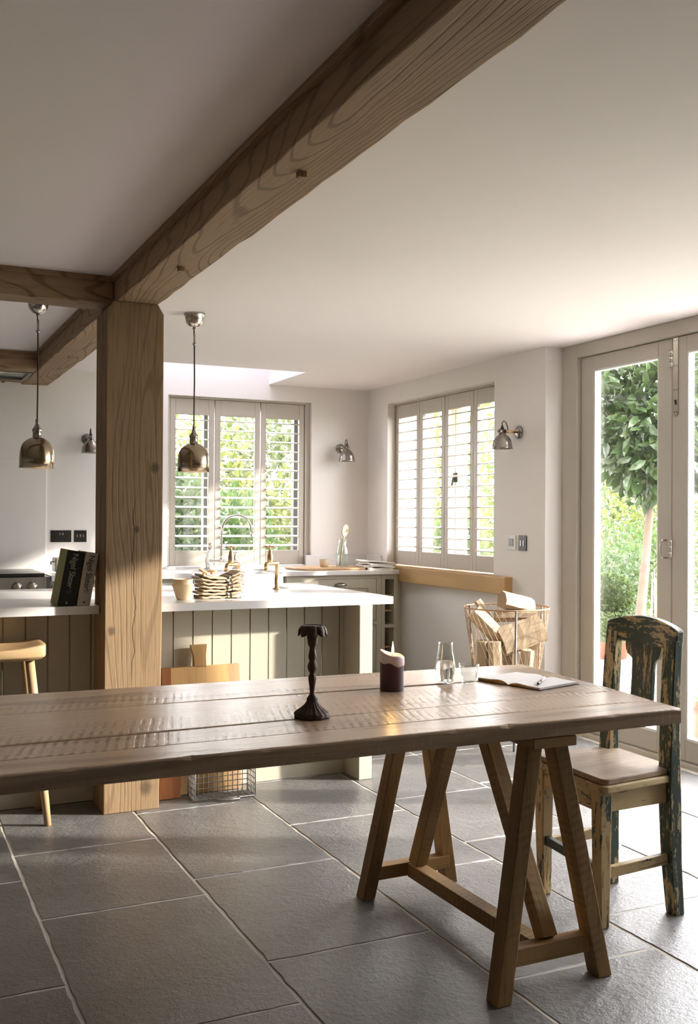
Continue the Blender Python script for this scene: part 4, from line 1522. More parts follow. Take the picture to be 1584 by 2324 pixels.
def lip(u, v):
    t_ = 2*PI*u
    zt, zb = zt_(t_), zb_(t_)
    pts = [(.0380, zb), (.0400, zb+.005), (.0398, (zb+zt)/2), (.0392, zt-.003), (.0365, zt), (.0325, zt-.002), (.029, max(.862, zt-.012)), (.022, .859), (.0, .858)]
    k = v*(len(pts)-1)
    i = min(int(k), len(pts)-2)
    f = k-i
    r = pts[i][0]+(pts[i+1][0]-pts[i][0])*f
    return (cx+r*math.cos(t_), cyy+r*math.sin(t_), pts[i][1]+(pts[i+1][1]-pts[i][1])*f)


m.grid(lip, 48, 24)
m.build('melted_rim', 'wax_pale', ca)
MB().tube([(cx, cyy, .857), (cx+.001, cyy, .868), (cx+.003, cyy, .874)], .0012, 6).build('wick', 'black', ca)
MB().lathe([(0, .868), (.003, .873), (.0042, .880), (.0036, .888), (.002, .898), (.0007, .907), (0, .911)], 14, (cx+.003, cyy, 0)).build('flame', 'flame', ca)
pl = bpy.data.lights.new('candle_glow', 'POINT')
pl.energy = .12
pl.color = (1, .55, .2)
pl.shadow_soft_size = .006
plo = bpy.data.objects.new('candle_glow', pl)
COL.objects.link(plo)
plo.location = (cx+.003, cyy, .924)

cr = thing('carafe', (1.714, 2.892, .757), 'small clear glass water carafe standing between the candle and the tumbler', 'carafe')
out = [(.020, .758), (.0275, .760), (.0285, .766), (.0285, .772), (.033, .790), (.0338, .805), (.0325, .822), (.028, .845), (.0245, .865), (.0235, .885), (.0240, .893)]
inn = [(.0225, .893), (.022, .885), (.023, .865), (.0265, .845), (.031, .822), (.0322, .805), (.0315, .790), (.027, .773), (.026, .766), (0, .764)]
MB().lathe([(0, .758)]+out+inn, 36, (1.714, 2.892, 0)).build('bottle', 'glass', cr)
MB().lathe([(0, .7655), (.0255, .7675), (.0267, .774), (.031, .790), (.0318, .805), (.0306, .822), (.0285, .834), (0, .834)], 32, (1.714, 2.892, 0)).build('water', 'water', cr)

tu = thing('tumbler', (1.783, 2.858, .757), 'short faceted clear glass tumbler next to the carafe', 'glass')


def facet(t_, z):
    return 1-.05*abs(math.sin(4.5*t_)) if z < .805 else 1


MB().lathe([(0, .7578), (.019, .758), (.022, .760), (.0265, .775), (.0305, .795), (.0325, .805), (.0345, .8225), (.0335, .823), (.0312, .805), (.028, .79), (.023, .772), (.019, .768), (0, .768)], 45, (1.783, 2.858, 0), wob=facet).build('bowl', 'glass', tu)

nbk = thing('notebook', (1.99, 2.80, .757), 'open notebook with blank white pages on the table beside the tumbler', 'notebook')
S0, dS, pS = V((1.885, 2.780, .757)), V((.962, .272, 0)), V((.272, -.962, 0))
LN = .195


def nb(a, w, z):
    return tuple(S0+dS*a+pS*w+V((0, 0, z)))


m = MB()
m.prism([(-.133, 0), (.137, 0), (.137, .0018), (-.133, .0018)], lambda w, z, d: nb(d, w, z), -.003, LN+.003)
m.build('cover', 'black_card', nbk)
for sg, th, nm in ((-1, .0105, 'left_pages'), (1, .0085, 'right_pages')):
    top = []
    for i in range(13):
        t_ = i/12
        w = .130*t_
        z = .002+th*(1-math.exp(-t_*9))*(1-.25*t_)+.0035*math.sin(PI*min(1, t_*1.6))*(1-t_)
        top.append((sg*w, z))
    poly = top+[(sg*.130, .002), (0, .002)]
    m = MB().prism(poly, lambda w, z, d: nb(d, w, z), 0, LN)
    m.build('page_block', 'paper', nbk)
    if sg == 1:
        poly2 = [(a, z-.0035) for a, z in top[1:]][::-1]
        poly2 = [(a, max(.0019, z)) for a, z in poly2]+[(.006, .0019)]
        MB().prism(poly2+[], lambda w, z, d: nb(d, w, z), -.0016, .0).build('endpaper', 'mustard', nbk)
    else:
        poly2 = [(a, max(.0019, z-.003)) for a, z in top[1:]][::-1]+[(-.006, .0019), (-.13, .0019)]
        MB().prism(poly2, lambda w, z, d: nb(d, w, z), -.0016, .0).build('endpaper', 'kraft', nbk)
pn = thing('pen', (1.99, 2.73, .768), 'slim metal pen lying across the right page of the notebook', 'pen')
pd_ = V((.72, .69, .02)).normalized()
p0 = V((1.938, 2.690, .7715))
MB().tube([p0, p0+pd_*.004, p0+pd_*.03], [.0025, .0045, .0046], 12).build('grip', 'black', pn)
MB().tube([p0+pd_*.03, p0+pd_*.118, p0+pd_*.128], [.0046, .0046, .003], 12).build('barrel', 'nickel', pn)

# ------------------------------------------------------------------ books on the island
def book(name, base, th, dp, ht, lean, label, spine, board, title_mat, emblem_mat, sub=''):
    r = thing(name, (0, 0, 0), label, 'book', 'books leaning on the pillar')
    m = MB()
    m.box(0, .004, .002, dp, 0, ht).box(th-.004, th, .002, dp, 0, ht)
    m.build('cover', board, r, bevel=.001, seg=1)
    MB().box(.004, th-.004, .006, dp-.005, .003, ht-.003).build('page_block', 'pages', r)
    sp_ = MB().box(.0015, th-.0015, -.003, .003, .0005, ht-.0005).build('spine', spine, r, bevel=.0015, seg=2)
    fc = bpy.data.curves.new('lettering', 'FONT')
    fc.body = 'Nigel Slater'
    fc.size = .0365
    fc.space_character = .92
    fc.extrude = .0002
    fc.align_y = 'CENTER'
    fc.materials.append(M[title_mat])
    tmp = bpy.data.objects.new('lettering', fc)
    COL.objects.link(tmp)
    bpy.context.view_layer.update()
    tme = bpy.data.meshes.new_from_object(tmp.evaluated_get(bpy.context.evaluated_depsgraph_get()))
    bpy.data.objects.remove(tmp)
    to_ = bpy.data.objects.new('lettering', tme)
    COL.objects.link(to_)
    to_.parent = sp_
    to_.location = (th/2, -.0034, ht-.012)
    to_.rotation_euler = (Matrix(((0, 1, 0), (0, 0, -1), (-1, 0, 0)))).to_euler()
    m = MB()
    k = .0075
    pts = []
    for i in range(16):
        rr = k*(1 if i % 4 == 0 else .5)
        t_ = 2*PI*i/16
        pts.append((th/2+rr*math.sin(t_), .019+rr*math.cos(t_)))
    m.prism(pts, lambda a, b, d: (a, d, b), -.0036, -.0029)
    m.build('emblem', title_mat, sp_)
    m = MB()
    for i, h_ in enumerate((.010, .016, .016)):
        x = th/2-.008+i*.008
        m.box(x-.0016, x+.0016, -.0036, -.0029, .062, .062+h_)
    m.build('motif', emblem_mat, sp_)
    r.location = base
    r.rotation_euler = (0, lean, 0)
    return r


book('cookbook', (.738, 4.585, .9075), .076, .185, .252, math.radians(10.2), 'black spined cookbook with olive boards standing outermost on the island', 'ink', 'olive', 'letter_white', 'letter_grey')
book('cookbook', (.8225, 4.583, .9065), .058, .185, .242, math.radians(9.4), 'pale grey spined cookbook leaning between the black one and the pillar', 'silver_cloth', 'kraft', 'letter_dark', 'letter_grey')

# ------------------------------------------------------------------ pot and napkins on the island
pt = thing('ceramic_pot', (1.352, 4.745, .905), 'small pale yellow tapered pot beside the napkins', 'pot')
MB().lathe([(0, .9055), (.026, .9055), (.030, .908), (.047, .960), (.053, .973), (.053, .978), (.047, .983), (.046, .992), (.049, 1.004), (.046, 1.004), (.043, .99), (.043, .975), (.027, .915), (0, .913)], 32, (1.352, 4.745, 0)).build('pot_body', 'pot_yellow', pt)

zc = .9052
names = ['lowest folded striped napkin of the stack on the island', 'folded striped napkin second from the bottom of the stack', 'folded striped napkin third from the bottom of the stack', 'folded striped napkin in the middle of the stack',
         'folded striped napkin third from the top of the stack', 'folded striped napkin just under the topmost one', 'topmost folded striped napkin sagging in its middle']
for k in range(7):
    rr = random.Random(50+k)
    kk = k/6
    a0 = rr.uniform(-.006, .006)
    th = .0155 if k < 6 else .014
    r = thing('napkin', (1.53, 4.79, zc), names[k], 'napkin', 'folded napkins')
    Lx, Ly = .196+rr.uniform(-.006, .006), .15
    ph = rr.uniform(0, 6)
    xs_, ys_ = 1.438+a0, 4.715

    def mid(t_):
        sag = kk*(.016*(2*t_-1)**2-.008+.018*max(0, t_-.55)**1.2*2.2)
        return sag+.0018*math.sin(t_*13+ph)+.0012*math.sin(t_*29+ph*2)
    m = MB()
    vs_, gr, fs = [], [], []
    nu, nsec = 30, 12
    for i in range(nu+1):
        t_ = i/nu
        for q in range(nsec):
            an = 2*PI*q/nsec
            c1, s1 = math.cos(an), math.sin(an)
            yy = ys_+Ly/2-(Ly/2)*(abs(c1)**.35)*(1 if c1 > 0 else -1)+.002*math.sin(t_*9+ph+q)
            zz = zc+th/2+kk*.004+mid(t_)+(th*.5)*(abs(s1)**.7)*(1 if s1 > 0 else -1)*(1 if abs(c1) > .6 else .95)
            if k == 0:
                zz = max(zz, .9053)
            xx = xs_+Lx*t_*(1-.25*0)+.002*math.sin(q*1.7+ph)
            vs_.append((xx, yy, zz))
            gr.append((t_*Lx-.02, yy, zz))
    for i in range(nu):
        for q in range(nsec):
            fs.append((i*nsec+q, i*nsec+(q+1) % nsec, (i+1)*nsec+(q+1) % nsec, (i+1)*nsec+q))
    fs += [tuple(range(nsec-1, -1, -1)), tuple(nu*nsec+q for q in range(nsec))]
    m.add(vs_, fs, gr, True)
    b = m.build('cloth', 'linen', r)
    m = MB()
    for q in range(46):
        y = ys_+rr.uniform(0, Ly)
        z = zc+rr.uniform(.003, th)+mid(1)+kk*.004
        L = rr.uniform(.03, .055)
        dr = rr.uniform(-.03, .012)*(.4 if k < 2 else 1)
        m.tube([(xs_+Lx-.004, y, z), (xs_+Lx+L*.5, y+rr.gauss(0, .006), max(.9065, z+dr*.3)), (xs_+Lx+L, y+rr.gauss(0, .012), max(.9065, z+dr))], [.0016, .0018, .0008], 5)
    f_ = m.build('fringe', 'fringe', r)
    f_['kind'] = 'stuff'
    zc += .0158
# two wooden servers on the napkins
for (x, y, rz, lb) in ((1.462, 4.775, .3, 'curved wooden salad server at the yellow pot end of the napkin stack'), (1.512, 4.80, -.5, 'wooden salad server standing up in the middle of the napkin stack')):
    r = thing('salad_server', (x, y, 1.018), lb, 'spoon', 'wooden servers on the napkins')
    m = MB()

    def bowl(u, v, x=x, y=y, rz=rz):
        t_ = 2*PI*u
        rr_ = v
        a, b = .024*rr_*math.cos(t_), .013*rr_*math.sin(t_)
        zz = 1.020+.012*(1-a/.03)+.006*rr_*rr_
        return (x+a*math.cos(rz)-b*math.sin(rz), y+a*math.sin(rz)+b*math.cos(rz), zz+(.010 if rz < 0 else 0)*(a/.024))
    m.grid(bowl, 20, 6)
    m.build('bowl', 'board', r, solid=.005)
    MB().tube([(x, y, 1.026), (x+.02*math.cos(rz)+.01, y+.05, 1.022), (x+.03, y+.10, 1.030)], [.006, .005, .005], 8).build('handle', 'board', r)

# ------------------------------------------------------------------ back counter: tray, cup, bottle, spoon, towel
tr = thing('wooden_tray', (3.3, 7.24, .905), 'shallow wooden tray board with clipped corners on the counter', 'tray')
tp = [(2.89, 7.10), (2.945, 6.985), (3.42, 6.985), (3.475, 7.04), (3.475, 7.36), (3.42, 7.42), (2.945, 7.42), (2.89, 7.30)]
MB().prism(tp, lambda a, b, d: (a, b, d), .9056, .9215).build('board', 'tray', tr, bevel=.005, seg=2)
cu = thing('stoneware_cup', (3.16, 7.17, .9215), 'small buff stoneware cup on the wooden tray', 'cup')
MB().lathe([(0, .922), (.026, .922), (.030, .925), (.045, .985), (.043, .985), (.028, .93), (0, .928)], 26, (3.16, 7.17, 0)).build('cup_body', 'cup', cu)
bo = thing('glass_bottle', (3.315, 7.17, .9215), 'tall greenish glass bottle holding a wooden spoon', 'bottle')
o_ = [(.0, .922), (.044, .922), (.049, .928), (.049, 1.02), (.046, 1.06), (.036, 1.09), (.033, 1.11), (.035, 1.137), (.036, 1.14)]
MB().lathe(o_+[(a-.0028, b) for a, b in o_[::-1][:-2]]+[(.044, .932), (0, .932)], 32, (3.315, 7.17, 0)).build('bottle_body', 'green_glass', bo)
ws = thing('wooden_spoon', (3.315, 7.17, .935), 'wooden spoon standing in the glass bottle', 'spoon')
MB().tube([(3.288, 7.16, .934), (3.31, 7.17, 1.05), (3.328, 7.175, 1.15), (3.336, 7.177, 1.17)], [.006, .0065, .008, .010], 10).build('handle', 'spoon', ws)
m = MB()


def spoonb(u, v):
    t_ = 2*PI*u
    a, b = .031*v*math.cos(t_), .046*v*math.sin(t_)
    return (3.340+a+b*.16, 7.172+.012*(1-v*v)+.010*a/.03, 1.203+b)


m.grid(spoonb, 24, 7)
m.build('bowl', 'spoon', ws, solid=.006)
tw = thing('tea_towel', (3.53, 7.08, .905), 'folded white tea towel with faded red stripes beside the tray', 'towel')
for lay in range(4):
    m = MB()
    rr = random.Random(lay)
    ph = rr.uniform(0, 6)

    def tow(u, v, lay=lay, ph=ph):
        x = 3.455+.20*u+.012*math.sin(v*3+ph)
        y = 6.955+.24*v+.008*math.sin(u*5+ph)
        edge = .9075
        z = .9105+.0145*lay+.006*math.sin(u*4+ph)*u+.014*(1-u)*(lay+1)/4*(1 if x < 3.475 else .9)+.004*math.sin(v*6+ph)
        return (x, y, max(z, .9235 if x < 3.482 and y > 6.98 else edge))
    m.grid(tow, 18, 16)
    m.build('fold', 'towel', tw, solid=.0125)
for i, y in enumerate((6.985, 7.0, 7.06)):
    m = MB()
    rr = random.Random(3)
    ph = rr.uniform(0, 6)
    def strp(u, v, y=y):
        q = tow(.12+.7*u, (y-6.955+.006*v)/.24, 3, ph)
        return (q[0], q[1], q[2]+.0070)
    m.grid(strp, 14, 1)
    m.build('stripe', 'stripe_red', tw, solid=.0006)

# ------------------------------------------------------------------ chopping boards and wire basket by the pillar
b1 = thing('chopping_board', (1.42, 4.66, 0), 'large pale chopping board with a flared handle leaning on the island', 'chopping board')
ty = lambda z: 4.655+.045*(z/.7)
pf = [(1.232, 0), (1.612, 0), (1.614, .595), (1.448, .592), (1.446, .64), (1.452, .694), (1.372, .692), (1.388, .64), (1.392, .590), (1.232, .588)]
stripes = ((1.232, 1.275, 'board_red'), (1.275, 1.345, 'board'), (1.345, 1.56, 'board'), (1.56, 1.614, 'tray'))
for a, b, mt in stripes:
    MB().prism([(a, .002), (b, .002), (b, .590+.003*(b-1.23)/.38), (a, .590+.003*(a-1.23)/.38)], lambda u, z, d: (u, ty(z)+d, z), -.024, 0, 1).build('strip', mt, b1)
MB().prism([(1.392, .588), (1.448, .588), (1.446, .64), (1.452, .694), (1.372, .692), (1.388, .64)], lambda u, z, d: (u, ty(z)+d, z), -.024, 0, 1).build('handle', 'board', b1)
b2 = thing('chopping_board', (1.29, 4.60, 0), 'small reddish chopping board standing beside the pillar behind the wire basket', 'chopping board')
MB().prism([(1.20, .002), (1.30, .002), (1.335, .30), (1.21, .31)], lambda u, z, d: (u, 4.595+.03*(z/.3)+d, z), -.018, 0, 1).build('board', 'board_red', b2, bevel=.003)

wb = thing('wire_basket', (1.47, 4.53, 0), 'open fronted grey wire basket on the floor under the table', 'wire basket')
x0, x1, y0, y1, z0, z1 = 1.338, 1.628, 4.475, 4.585, .006, .235


def wires(name, lines, r_=.0024, seg=5):
    m = MB()
    for p, q in lines:
        m.tube([p, q], r_, seg, cap=False)
    o = m.build(name, 'wire', wb)
    return o


nx, ny, nz = 12, 5, 9
fx = [x0+(x1-x0)*i/nx for i in range(nx+1)]
fy = [y0+(y1-y0)*i/ny for i in range(ny+1)]
fz = [z0+(z1-z0)*i/nz for i in range(nz+1)]
wires('bottom_mesh', [((x, y0, z0), (x, y1, z0)) for x in fx]+[((x0, y, z0), (x1, y, z0)) for y in fy])
wires('back_mesh', [((x, y1, z0), (x, y1, z1)) for x in fx]+[((x0, y1, z), (x1, y1, z)) for z in fz])
wires('side_mesh', [((x0, y, z0), (x0, y, z1)) for y in fy]+[((x0, y0, z), (x0, y1, z)) for z in fz])
wires('side_mesh', [((x1, y, z0), (x1, y, z1)) for y in fy]+[((x1, y0, z), (x1, y1, z)) for z in fz])
m = MB()
for a, b in (((x0, y0), (x1, y0)), ((x0, y1), (x1, y1)), ((x0, y0), (x0, y1)), ((x1, y0), (x1, y1))):
    for z in (z0, z1):
        m.tube([(*a, z), (*b, z)], .003, 8)
for a in ((x0, y0), (x1, y0), (x0, y1), (x1, y1)):
    m.tube([(*a, z0), (*a, z1)], .003, 8)
m.build('rim', 'wire', wb)
MB().tube([(1.44, y0, .010), (1.44, y0-.006, .008), (1.45, y0-.03, .007), (1.54, y0-.03, .007), (1.55, y0-.006, .008), (1.55, y0, .010)], .0045, 8).build('handle', 'wire', wb)

# ------------------------------------------------------------------ log basket
BC = V((3.33, 4.93, 0))
uR = V((.905, -.4254, 0))
uD = V((.4254, .905, 0))
lb = thing('log_basket', tuple(BC), 'rusty wire mesh basket on thin legs holding split firewood', 'log basket')
rad = lambda z: .148+(.245-.148)*max(0, (z-.20)/(.79-.20))**.9
m = MB()
m.tube([BC+V((.245*math.cos(t_), .245*math.sin(t_), .79)) for t_ in [2*PI*i/48 for i in range(48)]], .0045, 8, closed=True)
m.tube([BC+V((.148*math.cos(t_), .148*math.sin(t_), .20)) for t_ in [2*PI*i/40 for i in range(40)]], .004, 8, closed=True)
m.build('rim', 'rust_wire', lb)
m = MB()
N = 44
for k in range(N):
    for sg in (1, -1):
        m.tube([BC+V((rad(z)*math.cos(t_), rad(z)*math.sin(t_), z)) for z, t_ in [(.79-.59*i/14, 2*PI*k/N+sg*1.15*i/14) for i in range(15)]], .0009, 4, cap=False)
m.build('wire_mesh', 'rust_wire', lb)
m = MB()
for i in range(-5, 6):
    h = math.sqrt(max(0, .148**2-(i*.027)**2))
    m.tube([BC+V((i*.027, -h, .20)), BC+V((i*.027, h, .20))], .002, 5).tube([BC+V((-h, i*.027, .2)), BC+V((h, i*.027, .2))], .002, 5)
m.build('bottom_mesh', 'rust_wire', lb)
for a in (0, PI*2/3, -PI*2/3):
    d = -uD*math.cos(a)+uR*math.sin(a)+uR*.06
    MB().tube([BC+d*.247+V((0, 0, .79)), BC+d*.222+V((0, 0, .40)), BC+d*.205+V((0, 0, 0))], .006, 8).build('leg', 'dark_steel', lb)


def log(p, q, w, h, tw_, seed, label):
    """wedge-split log from p to q, both (u, depth, z) about the basket"""
    rr = random.Random(seed)
    P, Q = (BC+uR*a+uD*b+V((0, 0, z)) for a, b, z in (p, q))
    d = (Q-P).normalized()
    a = V((0, 0, 1)) if abs(d.z) < .8 else uD
    s_ = d.cross(a).normalized()
    u = s_.cross(d)
    s_, u = s_*math.cos(tw_)+u*math.sin(tw_), -s_*math.sin(tw_)+u*math.cos(tw_)
    shape = [(-.5, -.35), (-.2, -.5), (.25, -.46), (.5, -.2), (.42, .25), (.1, .5), (-.3, .38)]
    shape = [(x+rr.gauss(0, .05), y+rr.gauss(0, .05)) for x, y in shape]
    vs_, gr, fs = [], [], []
    n = 8
    for i in range(n+1):
        c = P.lerp(Q, i/n)
        for x, y in shape:
            j = 1+rr.gauss(0, .025)
            vs_.append(c+s_*(x*w*j)+u*(y*h*j))
            gr.append((i/n*(Q-P).length+seed, x*w+seed*.7, y*h))
    k = len(shape)
    for i in range(n):
        for t_ in range(k):
            fs.append((i*k+t_, i*k+(t_+1) % k, (i+1)*k+(t_+1) % k, (i+1)*k+t_))
    fs += [tuple(range(k-1, -1, -1)), tuple(n*k+t_ for t_ in range(k))]
    o = MB().add(vs_, fs, gr).build('split_log', 'log')
    tag(o, label, 'log', 'split logs in the basket')
    return o


log((-.128, -.045, .225), (-.150, -.075, .605), .072, .085, .1, 1, 'split log upright at the outer edge of the basket on its cabinet side')
log((-.055, -.085, .225), (-.085, -.095, .605), .078, .085, -.1, 2, 'split log upright next to the outermost upright one')
log((-.195, -.02, .765), (-.045, -.03, .615), .088, .10, .5, 3, 'brown split log slanting down from the rim on the cabinet side')
log((-.165, .075, .82), (-.06, .055, .66), .045, .05, .2, 4, 'thin white faced split log poking over the rim')
log((-.045, -.06, .60), (.195, -.02, .685), .11, .145, .35, 5, 'broad pale split log lying across the basket front')
log((-.03, -.01, .838), (.165, .14, .785), .09, .085, .3, 6, 'topmost split log sticking out above the basket rim')
log((-.06, .06, .735), (.185, .06, .735), .07, .07, .1, 7, 'split log lying level just below the topmost one')
log((.085, -.06, .225), (.108, -.09, .555), .075, .075, 0, 8, 'pale split log upright below the broad front one')
log((.12, .02, .225), (.165, .02, .60), .055, .06, .4, 9, 'split log upright against the basket on its door side')
log((.01, .0, .225), (.02, .02, .56), .085, .085, .2, 10, 'dark split log upright in the middle of the basket')
# ------------------------------------------------------------------ garden
GZ = -.06
pa = struct(MB().box(4.171, 7.4, -8, 15, GZ-.2, GZ), 'patio', 'patio')
struct(MB().box(7.401, 40, -12, 40, GZ-.2, GZ-.002), 'lawn', 'lawn')
struct(MB().box(-10, 4.17, YB+.33, 40, GZ-.2, GZ-.002).box(4.1701, 7.4, 15.0001, 40, GZ-.2, GZ-.002), 'lawn', 'lawn')

def gp(px_, D):
    """ground position for a bearing (photo column) and a distance along the view axis"""
    k = (px_-792)/2301.2
    return V((D*(.4254+k*.905), D*(.905-k*.4254), GZ))


t1 = gp(1448, 9.0)
tree = thing('garden_tree', tuple(t1), 'small evergreen tree with big glossy leaves on the patio outside the doors', 'tree')
tk = [t1, t1+V((.015, -.01, .45)), t1+V((.05, -.03, .9)), t1+V((.085, -.05, 1.4)), t1+V((.09, -.05, 1.8)), t1+V((.06, -.03, 2.1)), t1+V((.02, .0, 2.5))]
MB().tube(tk, [.052, .046, .040, .034, .026, .018, .010], 12).build('trunk', 'trunk', tree)
m = MB()
for a, h in ((.3, 1.75), (1.6, 1.85), (2.9, 1.9), (4.2, 1.8), (5.3, 2.0), (.9, 2.15), (3.6, 2.2)):
    b = t1+V((.08, -.04, h))
    m.tube([b, b+V((.2*math.cos(a), .2*math.sin(a), .16)), b+V((.42*math.cos(a), .42*math.sin(a), .42))], [.014, .010, .005], 6)
m.build('branches', 'trunk', tree)
cc = t1+V((.14, -.08, 2.42))
m = MB()
foliage(m, 2300, in_ball(cc, .68, .68, .84, .75), .155, .38, .2)
foliage(m, 600, in_ball(cc-V((0, 0, .35)), .55, .55, .5, .4), .155, .38, -.1)
m.build('foliage', 'leaf_dark', tree, fix=False)

# support cane sapling behind the tree
s1 = gp(1488, 9.6)
sp1 = thing('staked_sapling', tuple(s1), 'slender young stems tied to a cane behind the evergreen tree', 'sapling')
for i, (dx, lean) in enumerate(((-.05, .05), (0, .0), (.05, -.03), (.09, .02))):
    b = s1+V((dx, -dx*.4, 0))
    MB().tube([b, b+V((lean*.5, 0, .5)), b+V((lean, .02, .95+.1*i))], [.012, .010, .006], 7).build('stem', 'cane', sp1)
MB().tube([s1+V((.02, .0, 0)), s1+V((.03, 0, 1.0))], .016, 8).build('cane', 'cane', sp1)
m = MB()
foliage(m, 160, in_ball(s1+V((.02, 0, 1.0)), .16, .16, .3, .9), .07)
m.build('foliage', 'leaf_green', sp1, fix=False)

# clipped box in a square planter
q = gp(1386, 10.0)
tp = thing('potted_topiary', tuple(q), 'clipped box ball over a square box base in a terracotta pot', 'topiary')
MB().lathe([(.0, GZ), (.16, GZ), (.21, GZ+.17), (.235, GZ+.17), (.235, GZ+.22), (.205, GZ+.22), (.2, GZ+.19), (0, GZ+.19)], 28, (q.x, q.y, 0)).build('pot', 'terracotta', tp)
m = MB()
for k in range(2000):
    f = random.choice(((0, 1), (0, -1), (1, 1), (1, -1), (2, 1)))
    p = [random.uniform(-.27, .27), random.uniform(-.27, .27), random.uniform(-.11, .11)]
    p[f[0]] = f[1]*(.27 if f[0] < 2 else .11)
    d = [0, 0, 0]
    d[f[0]] = f[1]
    foliage(m, 1, lambda: (V((q.x+p[0], q.y+p[1], .27+p[2])), V(d)), .035, .6)
m.build('box_base', 'leaf_box', tp, fix=False)
m = MB()
foliage(m, 2400, in_ball((q.x, q.y, .56), .21, .21, .21, .12), .035, .6)
m.build('foliage', 'leaf_box', tp, fix=False)
MB().lathe([(0, .38), (.13, .44), (.18, .56), (.13, .69), (0, .74)], 20, (q.x, q.y, 0)).build('inner_growth', 'leaf_box', tp)
MB().box(q.x-.24, q.x+.24, q.y-.24, q.y+.24, GZ+.185, .36).build('inner_growth', 'leaf_box', tp)

# potted plant just outside the doors
q = V((4.45, 4.50, GZ))
pp = thing('potted_plant', tuple(q), 'strappy green plant in a terracotta pot just outside the doors', 'potted plant')
MB().lathe([(0, GZ), (.085, GZ), (.115, .15), (.132, .155), (.134, .215), (.118, .215), (.114, .17), (0, .17)], 28, (q.x, q.y, 0)).build('pot', 'terracotta', pp)
MB().lathe([(0, .185), (.112, .18)], 20, (q.x, q.y, 0)).build('soil', 'soil', pp)
m = MB()
rr = random.Random(9)
for k in range(22):
    a = rr.uniform(0, 2*PI)
    L = rr.uniform(.16, .30)
    d = V((math.cos(a), math.sin(a), 0))
    sd_ = V((-d.y, d.x, 0))
    pts = []
    for i in range(6):
        t_ = i/5
        c = V((q.x, q.y, .18))+d*(.03+L*.75*t_**1.3)+V((0, 0, L*(1.1*t_-.75*t_*t_)))
        w = .009*(1-t_)**.6
        pts += [c-sd_*w, c+V((0, 0, -.003)), c+sd_*w]
    fs = []
    for i in range(5):
        for j in range(2):
            fs.append((i*3+j, i*3+j+1, i*3+j+4, i*3+j+3))
    m.add(pts, fs, [(k, k, k)]*len(pts), True)
m.build('leaves', 'leaf_green', pp, fix=False)

# trellis
la = gp(1580, 12.0)
tl = thing('garden_trellis', (la.x, la.y, GZ), 'dark square trellis panel standing at the far lawn edge', 'trellis')
m = MB()
for i in range(9):
    p = la+uR*(-.1+.1*i)
    m.bar((p.x, p.y, GZ), (p.x, p.y, .72), .018, .018)
for z in [.22+.075*i for i in range(7)]:
    a, b = la+uR*-.12, la+uR*.72
    m.bar((a.x, a.y, z), (b.x, b.y, z), .018, .016)
m.build('lattice', 'lattice', tl)


def shrub(px_, D, rx, rz, zc_, n, size, mat, name, label, group=None, x=None, y=None, stem=True):
    c = gp(px_, D) if x is None else V((x, y, GZ))
    r = thing(name, tuple(c), label, 'shrub' if name != 'background_tree' else 'tree', group)
    m = MB()
    foliage(m, n, in_ball(c+V((0, 0, zc_-GZ)), rx, rx, rz, .75), size, .45)
    m.build('foliage', mat, r, fix=False)
    m = MB()
    for k in range(4):
        a = k*1.7
        top = c+V((rx*.5*math.cos(a), rx*.5*math.sin(a), max(.3, zc_-GZ+rz*.4)))
        m.tube([c+V((.04*math.cos(a), .04*math.sin(a), 0)), c.lerp(top, .5)+V((0, 0, .1)), top], [.018, .013, .006], 6)
    m.build('stems', 'trunk', r)
    return r


shrub(1345, 12.5, .60, .62, .55, 900, .075, 'leaf_blue', 'garden_shrub', 'grey green shrub beside the outer brick wall behind the topiary', 'shrubs beyond the patio')
shrub(1415, 13.0, .65, .75, .50, 1300, .08, 'leaf_green', 'garden_shrub', 'fresh green shrub behind the evergreen tree trunk', 'shrubs beyond the patio')
shrub(1492, 13.4, .62, .80, .60, 1100, .08, 'leaf_green', 'garden_shrub', 'green shrub behind the staked sapling', 'shrubs beyond the patio')
shrub(1400, 15.2, 1.0, .80, 1.15, 1000, .10, 'leaf_yellow', 'garden_shrub', 'tall yellow green shrub rising behind the fresh green one', 'shrubs beyond the patio')
shrub(1500, 16.0, 1.1, .90, 1.2, 900, .10, 'leaf_olive', 'garden_shrub', 'tall olive shrub behind the sapling', 'shrubs beyond the patio')
shrub(1600, 15.0, 1.0, .95, 1.0, 900, .10, 'leaf_yellow', 'garden_shrub', 'yellow flowering shrub above the trellis', 'shrubs beyond the patio')
shrub(1530, 21.0, 3.2, 2.3, 1.9, 2200, .24, 'leaf_olive', 'background_tree', 'broad pale tree far across the lawn')
shrub(1330, 22.0, 2.6, 2.2, 1.8, 1500, .24, 'leaf_green', 'background_tree', 'green tree far off behind the brick wall corner')
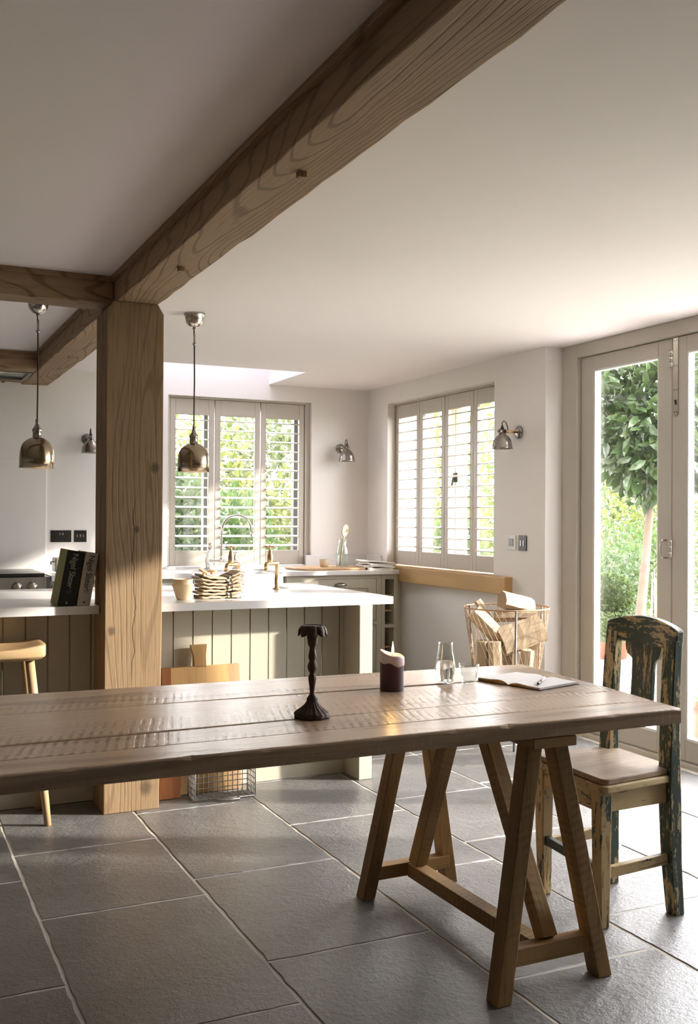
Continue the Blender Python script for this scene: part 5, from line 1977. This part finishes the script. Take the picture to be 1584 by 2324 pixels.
# beyond the side window
G2s = 'shrubs outside the side window'
shrub(925, 13.2, .7, .95, .75, 2400, .10, 'leaf_yellow', 'garden_shrub', 'yellow shrub seen through the shutter leaf nearest the corner', G2s)
shrub(1000, 12.0, .62, .75, .6, 2400, .10, 'leaf_green', 'garden_shrub', 'green shrub seen low through the side window', G2s)
shrub(1090, 13.2, .8, .85, .6, 2600, .10, 'leaf_yellow', 'garden_shrub', 'yellow green shrub seen through the shutter leaf by the bracket lamp', G2s)
shrub(1035, 19.0, 2.4, 1.9, 1.9, 2600, .17, 'leaf_yellow', 'background_tree', 'thin yellowing tree far beyond the side window')
# beyond the sink window
G3 = 'shrubs outside the sink window'
shrub(0, 0, .55, .95, .95, 2600, .12, 'leaf_blue', 'garden_shrub', 'grey green willowy shrub outside the pillar end of the sink window', G3, x=2.40, y=9.3)
shrub(0, 0, .50, .80, .78, 2600, .09, 'leaf_green', 'garden_shrub', 'green shrub outside the middle of the sink window', G3, x=3.25, y=9.6)
shrub(0, 0, .55, .95, 1.0, 2600, .085, 'leaf_yellow', 'garden_shrub', 'yellow green shrub outside the lamp end of the sink window', G3, x=4.20, y=9.9)
shrub(0, 0, 1.2, 1.15, 1.55, 3000, .12, 'leaf_yellow', 'background_tree', 'light yellow tree behind the shrubs of the sink window', x=3.3, y=12.2)
shrub(0, 0, 1.3, 1.55, 1.9, 3600, .13, 'leaf_olive', 'background_tree', 'olive tree behind the lamp end of the sink window', x=5.1, y=13.2)
# unseen shrub added beside the doors to block low sun and sky light
t3 = V((5.6, .70, GZ))
dt = thing('added_shade_shrub', tuple(t3), 'unseen leafy shrub added on the patio to shade the table from the sun', 'shrub')
MB().tube([t3, t3+V((.02, 0, 1.0)), t3+V((0, .05, 2.2))], [.07, .06, .03], 10).build('stem', 'trunk', dt)
m = MB()
foliage(m, 4200, in_ball(t3+V((0, 0, 1.55)), .75, .85, 1.55, .8), .15, .5)
m.build('foliage', 'leaf_green', dt, fix=False)

for o in bpy.data.objects:
    if '_o' in o:
        del o['_o']
